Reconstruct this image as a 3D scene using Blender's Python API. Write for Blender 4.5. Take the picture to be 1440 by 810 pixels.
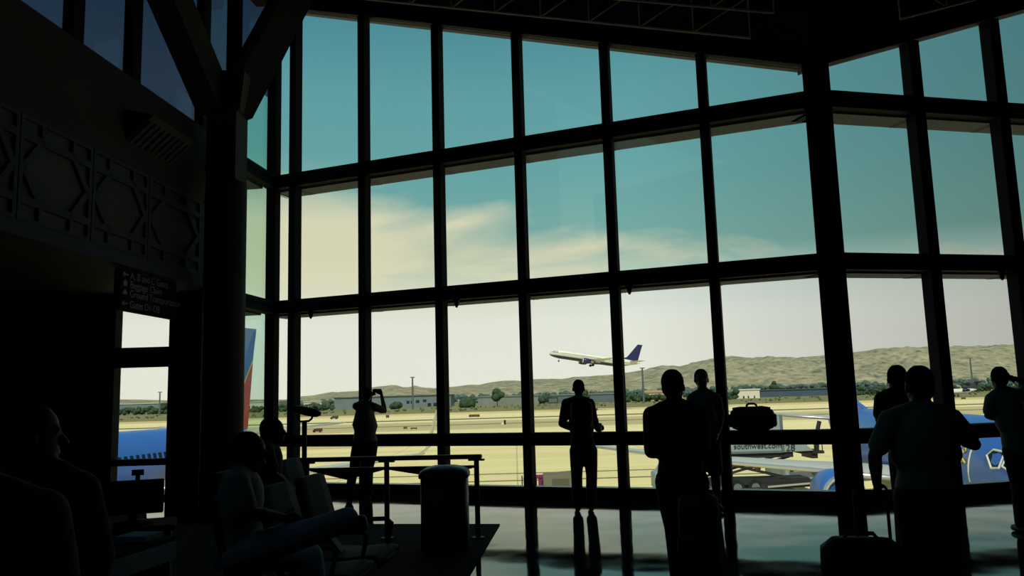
import bpy, bmesh, math, random
from mathutils import Vector, Matrix, Euler, noise
random.seed(7)
S = bpy.context.scene
for o in list(bpy.data.objects):
    bpy.data.objects.remove(o)
COL = S.collection
PI = math.pi

# ------------------------------------------------------------------ camera
EYE = 1.57
FPX, PITCH, ROLL = 1137.88, 0.1334, -0.0290      # focal length in pixels of the 1440 wide frame
cp, sp, cr, sr = math.cos(PITCH), math.sin(PITCH), math.cos(ROLL), math.sin(ROLL)
cam_d = bpy.data.cameras.new('camera')
cam_d.sensor_width = 36
cam_d.lens = 36 * FPX / 1440
cam_d.clip_start = .05
cam_d.clip_end = 20000
cam = bpy.data.objects.new('camera', cam_d)
COL.objects.link(cam)
rx = Vector((cr, -sp * sr, cp * sr))
up = Vector((-sr, -sp * cr, cp * cr))
fw = Vector((0, cp, sp))
cam.matrix_world = Matrix(((rx.x, up.x, -fw.x, 0), (rx.y, up.y, -fw.y, 0), (rx.z, up.z, -fw.z, EYE), (0, 0, 0, 1)))
S.camera = cam

# ------------------------------------------------------------------ view, sky, sun
S.view_settings.view_transform = 'Standard'
S.view_settings.look = 'None'
S.view_settings.gamma = 1
S.view_settings.use_curve_mapping = False
S.view_settings.exposure = 0.0


def lin(c):
    return tuple((v / 255 / 12.92) if v / 255 <= .04045 else ((v / 255 + .055) / 1.055) ** 2.4 for v in c)


def N(nt, t, **kw):
    n = nt.nodes.new(t)
    for k, v in kw.items():
        setattr(n, k, v)
    return n


def ramp(nt, stops, interp='LINEAR'):
    r = N(nt, 'ShaderNodeValToRGB')
    r.color_ramp.interpolation = interp
    els = r.color_ramp.elements
    while len(els) > 1:
        els.remove(els[-1])
    els[0].position = stops[0][0]
    els[0].color = (*stops[0][1], 1)
    for p, c in stops[1:]:
        e = els.new(p)
        e.color = (*c, 1)
    return r


world = bpy.data.worlds.new('sky')
S.world = world
world.use_nodes = True
nt = world.node_tree
nt.nodes.clear()
L = nt.links.new
tc = N(nt, 'ShaderNodeTexCoord')
sep = N(nt, 'ShaderNodeSeparateXYZ')
L(tc.outputs['Generated'], sep.inputs[0])
sky = ramp(nt, [(0.0, lin((236, 235, 221))), (.09, lin((233, 236, 226))), (.125, lin((216, 226, 219))),
                (.148, lin((166, 200, 190))), (.172, lin((126, 175, 168))), (.26, lin((108, 167, 168))), (.36, lin((98, 160, 167))),
                (.44, lin((78, 142, 155))), (.60, lin((56, 112, 128))), (1, lin((36, 80, 98)))])
L(sep.outputs['Z'], sky.inputs[0])
# clouds: stretched noise, on the west half of the view, low in the sky
mp = N(nt, 'ShaderNodeMapping')
mp.inputs['Scale'].default_value = (2.6, 2.6, 9.5)
mp.inputs['Location'].default_value = (.35, .2, .1)
L(tc.outputs['Generated'], mp.inputs[0])
nz = N(nt, 'ShaderNodeTexNoise')
nz.inputs['Scale'].default_value = 1.35
nz.inputs['Detail'].default_value = 6
nz.inputs['Roughness'].default_value = .52
nz.inputs['Distortion'].default_value = .5
L(mp.outputs[0], nz.inputs['Vector'])
# cloud bias: more to the left (x negative), band in elevation
bx = N(nt, 'ShaderNodeMapRange')
bx.inputs[1].default_value = -.30
bx.inputs[2].default_value = .34
bx.inputs[3].default_value = .27
bx.inputs[4].default_value = -.13
L(sep.outputs['X'], bx.inputs[0])
bz = ramp(nt, [(0, (.3,) * 3), (.1, (.45,) * 3), (.17, (.50,) * 3), (.225, (.46,) * 3), (.28, (.28,) * 3), (.34, (.12,) * 3), (1, (0,) * 3)])
L(sep.outputs['Z'], bz.inputs[0])
ad = N(nt, 'ShaderNodeMath', operation='ADD')
L(nz.outputs[0], ad.inputs[0])
L(bx.outputs[0], ad.inputs[1])
ad2 = N(nt, 'ShaderNodeMath', operation='ADD')
L(ad.outputs[0], ad2.inputs[0])
L(bz.outputs[0], ad2.inputs[1])
cr_ = ramp(nt, [(0, (0,) * 3), (.50, (0,) * 3), (.62, (1,) * 3), (1, (1,) * 3)])
hm = N(nt, 'ShaderNodeMath', operation='MULTIPLY')
hm.inputs[1].default_value = .55
L(ad2.outputs[0], hm.inputs[0])
L(hm.outputs[0], cr_.inputs[0])
mixc = N(nt, 'ShaderNodeMix', data_type='RGBA')
cf = N(nt, 'ShaderNodeMath', operation='MULTIPLY')
cf.inputs[1].default_value = .85
cz = ramp(nt, [(0, (.12,) * 3), (.09, (.15,) * 3), (.145, (1,) * 3), (.215, (1,) * 3), (.275, (.10,) * 3), (.40, (0,) * 3)])
L(sep.outputs['Z'], cz.inputs[0])
cm = N(nt, 'ShaderNodeMath', operation='MULTIPLY')
L(cr_.outputs[0], cm.inputs[0])
L(cz.outputs[0], cm.inputs[1])
L(cm.outputs[0], cf.inputs[0])
L(cf.outputs[0], mixc.inputs['Factor'])
L(sky.outputs[0], mixc.inputs[6])
mixc.inputs[7].default_value = (*lin((232, 224, 190)), 1)
# the sky is a little darker towards the east (right)
mr = N(nt, 'ShaderNodeMapRange')
mr.inputs[1].default_value = .15
mr.inputs[2].default_value = .60
mr.inputs[3].default_value = 1.0
mr.inputs[4].default_value = .50
L(sep.outputs['X'], mr.inputs[0])
vm = N(nt, 'ShaderNodeMix', data_type='RGBA', blend_type='MULTIPLY')
vm.inputs['Factor'].default_value = 1
L(mixc.outputs[2], vm.inputs[6])
L(mr.outputs[0], vm.inputs[7])
bg = N(nt, 'ShaderNodeBackground')
L(vm.outputs[2], bg.inputs[0])
bg.inputs[1].default_value = 1.0
wo = N(nt, 'ShaderNodeOutputWorld')
L(bg.outputs[0], wo.inputs[0])

sun_d = bpy.data.lights.new('sun', 'SUN')
sun_d.energy = 3.1
sun_d.angle = .02
sun_d.color = (1, .96, .84)
sun = bpy.data.objects.new('sun', sun_d)
COL.objects.link(sun)
sun.rotation_euler = Vector((-.10, .80, -1.0)).to_track_quat('-Z', 'Y').to_euler()   # from behind the terminal, high

# ------------------------------------------------------------------ helpers


def ray(px, py):
    x, y = px - 720, -(py - 405)
    X, Y = cr * x - sr * y, sr * x + cr * y
    return Vector((X, cp * FPX - sp * Y, sp * FPX + cp * Y))


def aty(px, py, Y):
    d = ray(px, py)
    return Vector((0, 0, EYE)) + d * (Y / d.y)


def onz(px, py, z):
    d = ray(px, py)
    return Vector((0, 0, EYE)) + d * ((z - EYE) / d.z)


def onpl(px, py, p0, n):
    d = ray(px, py)
    o = Vector((0, 0, EYE))
    return o + d * ((Vector(p0) - o).dot(n) / d.dot(n))


MATS = {}


def mat(name, rgb, rough=.6, metal=0, spec=.5, noise_amt=0, noise_scale=8, bump=0, bump_scale=60, stretch=None):
    """plain principled material with optional noise variation of the colour and bump"""
    if name in MATS:
        return MATS[name]
    m = bpy.data.materials.new(name)
    m.use_nodes = True
    t = m.node_tree
    b = t.nodes['Principled BSDF']
    c = lin(rgb)
    b.inputs['Base Color'].default_value = (*c, 1)
    b.inputs['Roughness'].default_value = rough
    b.inputs['Metallic'].default_value = metal
    b.inputs['Specular IOR Level'].default_value = spec
    tcn = N(t, 'ShaderNodeTexCoord')
    vec = tcn.outputs['Object']
    if stretch:
        mpn = N(t, 'ShaderNodeMapping')
        mpn.inputs['Scale'].default_value = stretch
        t.links.new(vec, mpn.inputs[0])
        vec = mpn.outputs[0]
    if noise_amt:
        n = N(t, 'ShaderNodeTexNoise')
        n.inputs['Scale'].default_value = noise_scale
        n.inputs['Detail'].default_value = 6
        t.links.new(vec, n.inputs['Vector'])
        lo = tuple(v * (1 - noise_amt) for v in c)
        hi = tuple(min(1, v * (1 + noise_amt)) for v in c)
        r = ramp(t, [(.3, lo), (.7, hi)])
        t.links.new(n.outputs[0], r.inputs[0])
        t.links.new(r.outputs[0], b.inputs['Base Color'])
    if bump:
        n2 = N(t, 'ShaderNodeTexNoise')
        n2.inputs['Scale'].default_value = bump_scale
        n2.inputs['Detail'].default_value = 3
        t.links.new(vec, n2.inputs['Vector'])
        bp = N(t, 'ShaderNodeBump')
        bp.inputs['Strength'].default_value = bump
        bp.inputs['Distance'].default_value = .02
        t.links.new(n2.outputs[0], bp.inputs['Height'])
        t.links.new(bp.outputs[0], b.inputs['Normal'])
    MATS[name] = m
    return m


def banded(name, axis_expr, stops, rough=.35, spec=.5):
    """colour bands along a linear function of object coordinates: axis_expr = (ax, ay, az, offset), value 0..1"""
    if name in MATS:
        return MATS[name]
    m = bpy.data.materials.new(name)
    m.use_nodes = True
    t = m.node_tree
    b = t.nodes['Principled BSDF']
    b.inputs['Roughness'].default_value = rough
    b.inputs['Specular IOR Level'].default_value = spec
    tcn = N(t, 'ShaderNodeTexCoord')
    dp = N(t, 'ShaderNodeVectorMath', operation='DOT_PRODUCT')
    dp.inputs[1].default_value = axis_expr[:3]
    t.links.new(tcn.outputs['Object'], dp.inputs[0])
    a = N(t, 'ShaderNodeMath', operation='ADD')
    a.inputs[1].default_value = axis_expr[3]
    t.links.new(dp.outputs['Value'], a.inputs[0])
    r = ramp(t, [(p, lin(c)) for p, c in stops], 'CONSTANT')
    t.links.new(a.outputs[0], r.inputs[0])
    t.links.new(r.outputs[0], b.inputs['Base Color'])
    MATS[name] = m
    return m


def glass(name, tint, refl=1.0):
    if name in MATS:
        return MATS[name]
    m = bpy.data.materials.new(name)
    m.use_nodes = True
    t = m.node_tree
    t.nodes.clear()
    tr = N(t, 'ShaderNodeBsdfTransparent')
    tr.inputs[0].default_value = (*tint, 1)
    gl = N(t, 'ShaderNodeBsdfGlossy')
    gl.inputs['Roughness'].default_value = 0
    lw = N(t, 'ShaderNodeLayerWeight')          # Schlick reflection, the same from both sides of the pane
    lw.inputs[0].default_value = .5
    pw = N(t, 'ShaderNodeMath', operation='POWER')
    pw.inputs[1].default_value = 5
    t.links.new(lw.outputs['Facing'], pw.inputs[0])
    mu = N(t, 'ShaderNodeMath', operation='MULTIPLY_ADD')
    mu.inputs[1].default_value = .97 * refl
    mu.inputs[2].default_value = .03 * refl
    t.links.new(pw.outputs[0], mu.inputs[0])
    mx = N(t, 'ShaderNodeMixShader')
    t.links.new(mu.outputs[0], mx.inputs[0])
    t.links.new(tr.outputs[0], mx.inputs[1])
    t.links.new(gl.outputs[0], mx.inputs[2])
    out = N(t, 'ShaderNodeOutputMaterial')
    t.links.new(mx.outputs[0], out.inputs[0])
    MATS[name] = m
    return m


class MB:
    """collects boxes, tubes and lofts and links them as ONE mesh object"""

    def __init__(self):
        self.bm = bmesh.new()

    def face(self, pts):
        vs = [self.bm.verts.new(p) for p in pts]
        self.bm.faces.new(vs)
        return vs

    def hexa(self, b, t):
        """b, t: four points each, same winding"""
        vb = [self.bm.verts.new(p) for p in b]
        vt = [self.bm.verts.new(p) for p in t]
        n = len(vb)
        self.bm.faces.new(vb[::-1])
        self.bm.faces.new(vt)
        for i in range(n):
            self.bm.faces.new((vb[i], vb[(i + 1) % n], vt[(i + 1) % n], vt[i]))

    def box(self, x0, x1, y0, y1, z0, z1, M=None):
        q = [(x0, y0), (x1, y0), (x1, y1), (x0, y1)]
        b = [Vector((x, y, z0)) for x, y in q]
        t = [Vector((x, y, z1)) for x, y in q]
        if M is not None:
            b = [M @ v for v in b]
            t = [M @ v for v in t]
        self.hexa(b, t)

    def rings(self, rings, cap=True, closed=False):
        R = [[self.bm.verts.new(p) for p in r] for r in rings]
        n = len(R[0])
        for a, b in zip(R, R[1:]):
            for i in range(n):
                self.bm.faces.new((a[i], a[(i + 1) % n], b[(i + 1) % n], b[i]))
        if closed:
            a, b = R[-1], R[0]
            for i in range(n):
                self.bm.faces.new((a[i], a[(i + 1) % n], b[(i + 1) % n], b[i]))
        elif cap:
            self.bm.faces.new(R[0][::-1])
            self.bm.faces.new(R[-1])

    def tube(self, pts, r, n=10, cap=True):
        pts = [Vector(p) for p in pts]
        rs = r if isinstance(r, (list, tuple)) else [r] * len(pts)
        rings = []
        prev = None
        for i, p in enumerate(pts):
            d = (pts[min(i + 1, len(pts) - 1)] - pts[max(i - 1, 0)]).normalized()
            if prev is None:
                u = d.orthogonal().normalized()
            else:
                u = (prev - d * prev.dot(d)).normalized()
            prev = u
            w = d.cross(u)
            rings.append([p + (u * math.cos(2 * PI * k / n) + w * math.sin(2 * PI * k / n)) * rs[i] for k in range(n)])
        self.rings(rings, cap)

    def bar(self, a, b, w, h, upv=(0, 0, 1)):
        """rectangular bar from a to b, width w across, height h along up"""
        a, b = Vector(a), Vector(b)
        d = (b - a).normalized()
        s = d.cross(Vector(upv)).normalized()
        u = s.cross(d).normalized()
        q = [(-w / 2, -h / 2), (w / 2, -h / 2), (w / 2, h / 2), (-w / 2, h / 2)]
        self.hexa([a + s * x + u * y for x, y in q], [b + s * x + u * y for x, y in q])

    def ell(self, c, r, M=None, seg=14, rg=9):
        c = Vector(c)
        r = r if isinstance(r, (tuple, list)) else (r, r, r)
        top = None
        rings = []
        for j in range(1, rg):
            a = PI * j / rg
            ring = []
            for i in range(seg):
                t = 2 * PI * i / seg
                v = Vector((r[0] * math.sin(a) * math.cos(t), r[1] * math.sin(a) * math.sin(t), -r[2] * math.cos(a)))
                ring.append(c + (M @ v if M is not None else v))
            rings.append(ring)
        self.rings(rings)

    def prism(self, poly, d):
        """closed polygon (3D points) pushed along vector d"""
        d = Vector(d)
        self.hexa([Vector(p) for p in poly], [Vector(p) + d for p in poly])

    def lathe(self, prof, c=(0, 0, 0), n=24, M=None):
        rings = []
        for r, z in prof:
            ring = []
            for k in range(n):
                v = Vector((r * math.cos(2 * PI * k / n), r * math.sin(2 * PI * k / n), z))
                ring.append((M @ v if M is not None else v) + Vector(c))
            rings.append(ring)
        self.rings(rings)

    def build(self, name, m, parent=None, smooth=False, bevel=0, loc=None):
        bm = self.bm
        bmesh.ops.recalc_face_normals(bm, faces=bm.faces)
        if bevel:
            bmesh.ops.bevel(bm, geom=list(bm.edges), offset=bevel, segments=2, affect='EDGES', clamp_overlap=True)
        me = bpy.data.meshes.new(name)
        bm.to_mesh(me)
        bm.free()
        if smooth:
            for p in me.polygons:
                p.use_smooth = True
        me.materials.append(m)
        o = bpy.data.objects.new(name, me)
        COL.objects.link(o)
        if parent is not None:
            o.parent = parent
        if loc is not None:
            o.location = loc
        return o


def tag(o, label, cat, group=None, kind=None):
    o['label'] = label
    o['category'] = cat
    if group:
        o['group'] = group
    if kind:
        o['kind'] = kind
    return o


def struct(o):
    o['kind'] = 'structure'
    return o


def thing(name, label, cat, loc=(0, 0, 0), rz=0, group=None, rx_=0):
    o = bpy.data.objects.new(name, None)
    o.empty_display_size = .2
    COL.objects.link(o)
    o.location = loc
    o.rotation_euler = (rx_, 0, rz)
    return tag(o, label, cat, group)


def smooth_by_angle(o, deg=35):
    me = o.data
    for p in me.polygons:
        p.use_smooth = True
    try:
        me.set_sharp_from_angle(angle=math.radians(deg))
    except Exception:
        pass
    return o


# ------------------------------------------------------------------ materials
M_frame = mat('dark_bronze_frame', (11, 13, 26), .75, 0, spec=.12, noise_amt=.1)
M_sillm = mat('sill_metal', (120, 130, 138), .35, .6)
M_shade = mat('sunshade_grey', (66, 74, 86), .7, noise_amt=.15, noise_scale=30, bump=.3, bump_scale=300)
M_glass = glass('clear_glass', (.985, .995, .985), .8)
M_green = glass('greenish_glass', (.78, .90, .84), .9)
M_dimglass = glass('overhang_dimmed_glass', (.40, .33, .41), .7)  # dark colour stands in for the shaded roof overhang beyond these panes
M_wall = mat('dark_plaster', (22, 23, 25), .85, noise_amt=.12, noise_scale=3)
M_panel = mat('panel_blue_grey', (46, 50, 76), .7, 0, spec=.2)
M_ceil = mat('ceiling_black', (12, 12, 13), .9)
M_col = mat('column_grey', (34, 34, 38), .8, noise_amt=.08)
M_truss = mat('truss_grey', (160, 152, 144), .6, 0)
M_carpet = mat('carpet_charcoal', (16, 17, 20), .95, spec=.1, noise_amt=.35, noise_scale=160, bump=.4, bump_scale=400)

# ------------------------------------------------------------------ the setting: curtain wall
CX, CY = 4.496, 11.3269
AZA, AZB = -1.1797, 1.3278
A = Vector((math.sin(AZA), math.cos(AZA), 0))
B = Vector((math.sin(AZB), math.cos(AZB), 0))
NA = Vector((-A.y, A.x, 0))
NA = NA if NA.y > 0 else -NA
NB = Vector((-B.y, B.x, 0))
NB = NB if NB.y > 0 else -NB
C0 = Vector((CX, CY, 0))
T1, T2, RAIL, SILL = 5.84, 3.45, .997, .158
SLOPE, EAVE = .317, 6.19
SA = [.0, 1.588, 3.108, 4.628, 6.148, 7.668, 9.188, 9.735]
SB = [.0, 1.66, 3.18, 4.70, 6.22, 7.74]
CORNER_A = C0 + A * SA[-1]
DC = Vector((-.125, -.992, 0)).normalized()      # the short return wall beside the column
NC = Vector((-DC.y, DC.x, 0))
NC = NC if NC.x < 0 else -NC
SC = [0, 1.72]
FACES = {'A': (C0, A, NA), 'B': (C0, B, NB), 'C': (CORNER_A, DC, NC)}


def W(face, s, z, n=0):
    o, d, nn = FACES[face]
    v = o + d * s + nn * n
    return Vector((v.x, v.y, z))


def wbox(mb, face, s0, s1, z0, z1, n0, n1, z0b=None, z1b=None):
    z0b = z0 if z0b is None else z0b
    z1b = z1 if z1b is None else z1b
    mb.hexa([W(face, s0, z0, n0), W(face, s1, z0b, n0), W(face, s1, z0b, n1), W(face, s0, z0, n1)],
            [W(face, s0, z1, n0), W(face, s1, z1b, n0), W(face, s1, z1b, n1), W(face, s0, z1, n1)])


def head(face, s):
    return EAVE + SLOPE * s if face in 'AB' else EAVE + SLOPE * SA[-1]


win_n = 0


def pane(face, s0, s1, z0, z1a, z1b=None, m=None):
    global win_n
    win_n += 1
    mb = MB()
    wbox(mb, face, s0, s1, z0, z1a, .0, .012, None, z1b)
    return struct(mb.build('window_%d' % win_n, m or M_glass))


for face, ss, wm in (('A', SA, .072), ('B', SB, .095), ('C', SC, .07)):
    smax = ss[-1]
    # mullions, each its own
    for k, s in enumerate(ss):
        if k == 0 or (face == 'A' and k == len(ss) - 1):
            continue
        mb = MB()
        wbox(mb, face, s - wm, s + wm, 0, head(face, s), -.14, .02)
        wbox(mb, face, s - wm * .7, s + wm * .7, 0, head(face, s), .02, .09)
        struct(mb.build('mullion', M_frame))
    # transoms with a step, sunshade shelves outside
    for zt, hgt in ((T1, .25), (T2, .24)):
        mb = MB()
        wbox(mb, face, 0, smax, zt - .10, zt, -.12, .06)
        wbox(mb, face, 0, smax, zt - .13, zt - .10, -.09, .06)
        wbox(mb, face, 0, smax, zt - hgt, zt - .13, -.12, .06)
        struct(mb.build('transom', M_frame))
        mb = MB()
        e = .35
        wbox(mb, face, -.10 if face != 'C' else .3, smax, zt - hgt - .03, zt - hgt + .03, .07, .50)
        for k in range(len(ss)):
            if face != 'C':
                wbox(mb, face, ss[k] - .03, ss[k] - .01, zt - hgt - .036, zt - hgt - .03, .07, .5)
                wbox(mb, face, ss[k] + .03, ss[k] + .05, zt - hgt - .036, zt - hgt - .03, .07, .5)
        struct(mb.build('sunshade', M_shade))
    mb = MB()
    wbox(mb, face, 0, smax, .82, RAIL, -.24, .05)
    wbox(mb, face, 0, smax, .80, .82, -.20, .03)
    struct(mb.build('ledge_rail', M_frame))
    mb = MB()
    wbox(mb, face, 0, smax, 0, SILL - .012, -.12, .10)
    sl = struct(mb.build('sill', M_frame))
    mb = MB()
    wbox(mb, face, 0.0, smax, SILL - .012, SILL + .006, -.10, .08)
    mb.build('sill_strip', M_sillm, sl)
    # sloped header and the dark gable above it
    mb = MB()
    h0, h1 = head(face, 0), head(face, smax)
    wbox(mb, face, 0, smax, h0, h0 + .3, -.14, .09, h1, h1 + .3)
    struct(mb.build('header', M_frame))
    mb = MB()
    wbox(mb, face, 0, smax, h0 + .06, h0 + .36, .09, .38, h1 + .06, h1 + .36)
    struct(mb.build('header_soffit', M_shade))
    mb = MB()
    wbox(mb, face, 0, smax, h0 + .3, h0 + 1.6, -.1, .1, h1 + .3, h1 + 1.6)
    struct(mb.build('wall_gable', M_ceil))
    for k in range(len(ss) - 1):
        a, b = ss[k], ss[k + 1]
        for z0, z1 in ((SILL, .82), (RAIL, T2 - .24), (T2, T1 - .25)):
            pane(face, a, b, z0, z1, None, M_green if face == 'C' else None)
        if face == 'C':
            pane(face, a, b, T1, 7.35, None, M_green)
            pane(face, a, b, 7.35, head(face, a), None, M_dimglass)
        else:
            pane(face, a, b, T1, head(face, a), head(face, b))
# corner posts
mb = MB()
q = [C0 + A * .15 - NA * .16, C0 + A * .15 + NA * .06, C0 + B * .15 + NB * .06, C0 + B * .15 - NB * .16, C0 - (NA + NB) * .10]
mb.prism(q, (0, 0, EAVE + .3))
struct(mb.build('corner_post', M_frame))
mb = MB()
q = [CORNER_A - A * .13 - NA * .16, CORNER_A - A * .13 + NA * .06, CORNER_A + A * .06 + NA * .06, CORNER_A + DC * .16 + NC * .06, CORNER_A + DC * .16 - NC * .12]
mb.prism(q, (0, 0, head('A', SA[-1]) + .3))
struct(mb.build('corner_post', M_frame))

# ------------------------------------------------------------------ floor, ceiling, shell
m = bpy.data.materials.new('polished_floor')
m.use_nodes = True
t = m.node_tree
b = t.nodes['Principled BSDF']
b.inputs['Base Color'].default_value = (.012, .016, .02, 1)
b.inputs['Roughness'].default_value = .05
b.inputs['IOR'].default_value = 1.47
b.inputs['Specular Tint'].default_value = (.42, .76, .86, 1)
tcn = N(t, 'ShaderNodeTexCoord')
n1 = N(t, 'ShaderNodeTexNoise')
n1.inputs['Scale'].default_value = 1.1
n1.inputs['Detail'].default_value = 1
t.links.new(tcn.outputs['Object'], n1.inputs['Vector'])
n2 = N(t, 'ShaderNodeTexNoise')
n2.inputs['Scale'].default_value = 120
t.links.new(tcn.outputs['Object'], n2.inputs['Vector'])
ma = N(t, 'ShaderNodeMath', operation='MULTIPLY_ADD')
ma.inputs[1].default_value = .004
t.links.new(n2.outputs[0], ma.inputs[0])
t.links.new(n1.outputs[0], ma.inputs[2])
bp = N(t, 'ShaderNodeBump')
bp.inputs['Strength'].default_value = .35
bp.inputs['Distance'].default_value = .018
t.links.new(ma.outputs[0], bp.inputs['Height'])
t.links.new(bp.outputs[0], b.inputs['Normal'])
n3 = N(t, 'ShaderNodeTexNoise')
n3.inputs['Scale'].default_value = 2.5
n3.inputs['Detail'].default_value = 5
t.links.new(tcn.outputs['Object'], n3.inputs['Vector'])
r3 = ramp(t, [(.35, (.035,) * 3), (.7, (.085,) * 3)])
t.links.new(n3.outputs[0], r3.inputs[0])
t.links.new(r3.outputs[0], b.inputs['Roughness'])
M_floor = m
EB = C0 + B * SB[-1]
mb = MB()
q = [Vector((-12, -4, 0)), Vector((EB.x, -4, 0)), Vector((EB.x, EB.y, 0)) + NB * .1, C0 + (NA + NB) * .05, CORNER_A + NA * .1, Vector((-4.9, 14.5, 0)), Vector((-12, 14.5, 0))]
mb.prism([v + Vector((0, 0, -.3)) for v in q], (0, 0, .3))
struct(mb.build('floor', M_floor))
mb = MB()
q = [(-.235, 10.333), (-2.763, 10.80), (-5.0, 11.2), (-5.6, 12.5), (-9.8, 12.5), (-9.8, -3.8), (-1.25, -3.8), (-.454, 7.474)]
mb.prism([Vector((x, y, .0)) for x, y in q], (0, 0, .012))
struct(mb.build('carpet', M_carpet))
# roof: two planes that meet in a valley above the corner post
V = -(A + B).normalized()
for d, nm, smx in ((A, 'ceiling', 10.8), (B, 'ceiling', 8.2)):
    mb = MB()
    e = EAVE + .85
    q = [C0 - V * .6, C0 - V * .6 + d * smx, C0 + d * smx + V * 19, C0 + V * 19]
    zz = [e, e + SLOPE * smx, e + SLOPE * smx, e]
    mb.hexa([Vector((p.x, p.y, z)) for p, z in zip(q, zz)], [Vector((p.x, p.y, z + .25)) for p, z in zip(q, zz)])
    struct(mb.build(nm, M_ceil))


def roof_truss(face, n, s0, s1, step, base, depth, rr):
    mb = MB()
    P = lambda s, dz: W(face, s, head(face, s) + base + dz, n)
    mb.tube([P(s0, 0), P(s1, 0)], rr * 1.5, 6)
    mb.tube([P(s0, depth), P(s1, depth)], rr * 1.5, 6)
    s = s0
    k = 0
    while s < s1 - .01:
        mb.tube([P(s, 0), P(s, depth)], rr, 5)
        mb.tube([P(s, depth), P(min(s + step, s1), 0)], rr, 5)
        s += step
        k += 1
    return mb


for face, n, s0, s1, lab in (('A', -.55, .8, 9.4, 'grey steel roof truss along the long glass wall, nearer the glass'),
                        ('A', -1.5, .4, 9.4, 'grey steel roof truss along the long glass wall, farther from the glass'),
                        ('B', -.9, .8, 7.4, 'grey steel roof truss over the right-hand glass wall')):
    o = roof_truss(face, n, s0, s1, .8, .16, .62, .012).build('roof_truss', M_truss)
    tag(o, lab, 'truss')
for face in 'AB':
    mb = MB()
    P = lambda s, dz: W(face, s, head(face, s) + .12 + dz, -2.3)
    mb.bar(P(.6, 0), P(7.4, 0), .16, .22)
    struct(mb.build('beam', M_col))

# outer shell, kept plain: only its darkness and reflections matter
mb = MB()
mb.box(-12, EB.x + .3, -4.3, -4, 0, 10)
struct(mb.build('wall_back', M_wall))
mb = MB()
mb.box(EB.x, EB.x + .3, -4, EB.y + .1, 0, 10.5)
struct(mb.build('wall_right', M_wall))
mb = MB()
mb.box(-12.3, -12, -4, 14.7, 0, 4.6)
struct(mb.build('wall_far_left', M_wall))

# ------------------------------------------------------------------ left side: bulkhead, panels, clerestory
LAZ = .0875
LP = Vector((-5.2, 13.2, 0))
LD = Vector((math.sin(LAZ), math.cos(LAZ), 0))     # runs away from the camera
LN = Vector((LD.y, -LD.x, 0))                      # faces into the hall (right)


def WL(u, z, n=0):
    v = LP + LD * u + LN * n
    return Vector((v.x, v.y, z))


def left_uz(px, py, n=0):
    p = onpl(px, py, LP + LN * n, LN)
    return (p - LP).dot(LD), p.z


def lbox(mb, u0, u1, z0, z1, n0, n1):
    mb.hexa([WL(u0, z0, n0), WL(u1, z0, n0), WL(u1, z0, n1), WL(u0, z0, n1)],
            [WL(u0, z1, n0), WL(u1, z1, n0), WL(u1, z1, n1), WL(u0, z1, n1)])


UE = .55
ZB, ZP0, ZP1, ZW = 3.62, 3.72, 4.98, 6.28
mb = MB()
lbox(mb, -18, UE, ZP1, ZW, -.35, 0)
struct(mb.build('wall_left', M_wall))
mb = MB()
lbox(mb, -18, UE, ZB, ZP1, -.35, -.10)
struct(mb.build('wall_left_recess', M_wall))
mb = MB()
lbox(mb, -18, UE, ZB - .1, ZP0 - .03, -.35, .06)
lbox(mb, -18, UE, ZP0 - .03, ZP0 - .01, -.35, .02)
struct(mb.build('trim_1', M_panel))
mb = MB()
lbox(mb, -18, 1.5, ZB - .05, ZB + .1, -7.2, -.35)
struct(mb.build('ceiling_soffit', mat('soffit_grey', (40, 42, 42), .8)))
# wall above the soffit so no daylight comes in behind the bulkhead
mb = MB()
lbox(mb, -18, UE, ZB, ZW, -.6, -.36)
struct(mb.build('wall_bulkhead_back', M_wall))

# perforated panels with a six-sided strap pattern
M_sheet = bpy.data.materials.new('slotted_sheet')
M_sheet.use_nodes = True
t = M_sheet.node_tree
b = t.nodes['Principled BSDF']
b.inputs['Roughness'].default_value = .7
tcn = N(t, 'ShaderNodeTexCoord')
wv = N(t, 'ShaderNodeTexWave', wave_type='BANDS', bands_direction='Z')
wv.inputs['Scale'].default_value = 6.5
t.links.new(tcn.outputs['Object'], wv.inputs['Vector'])
r = ramp(t, [(0, lin((6, 6, 9))), (.5, lin((5, 5, 9))), (.55, lin((32, 34, 52))), (1, lin((32, 34, 52)))], 'CONSTANT')
t.links.new(wv.outputs[0], r.inputs[0])
t.links.new(r.outputs[0], b.inputs['Base Color'])
pan_px = [(-95, 'farthest left, cut by the photo edge'), (25, 'second from the left end'), (128, 'third, above the hanging sign'), (207, 'nearest the forked column'), (281, '')]
edges = []
for px, _ in pan_px:
    edges.append(left_uz(px, 148 + .475 * px + 60, -.02)[0])
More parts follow.
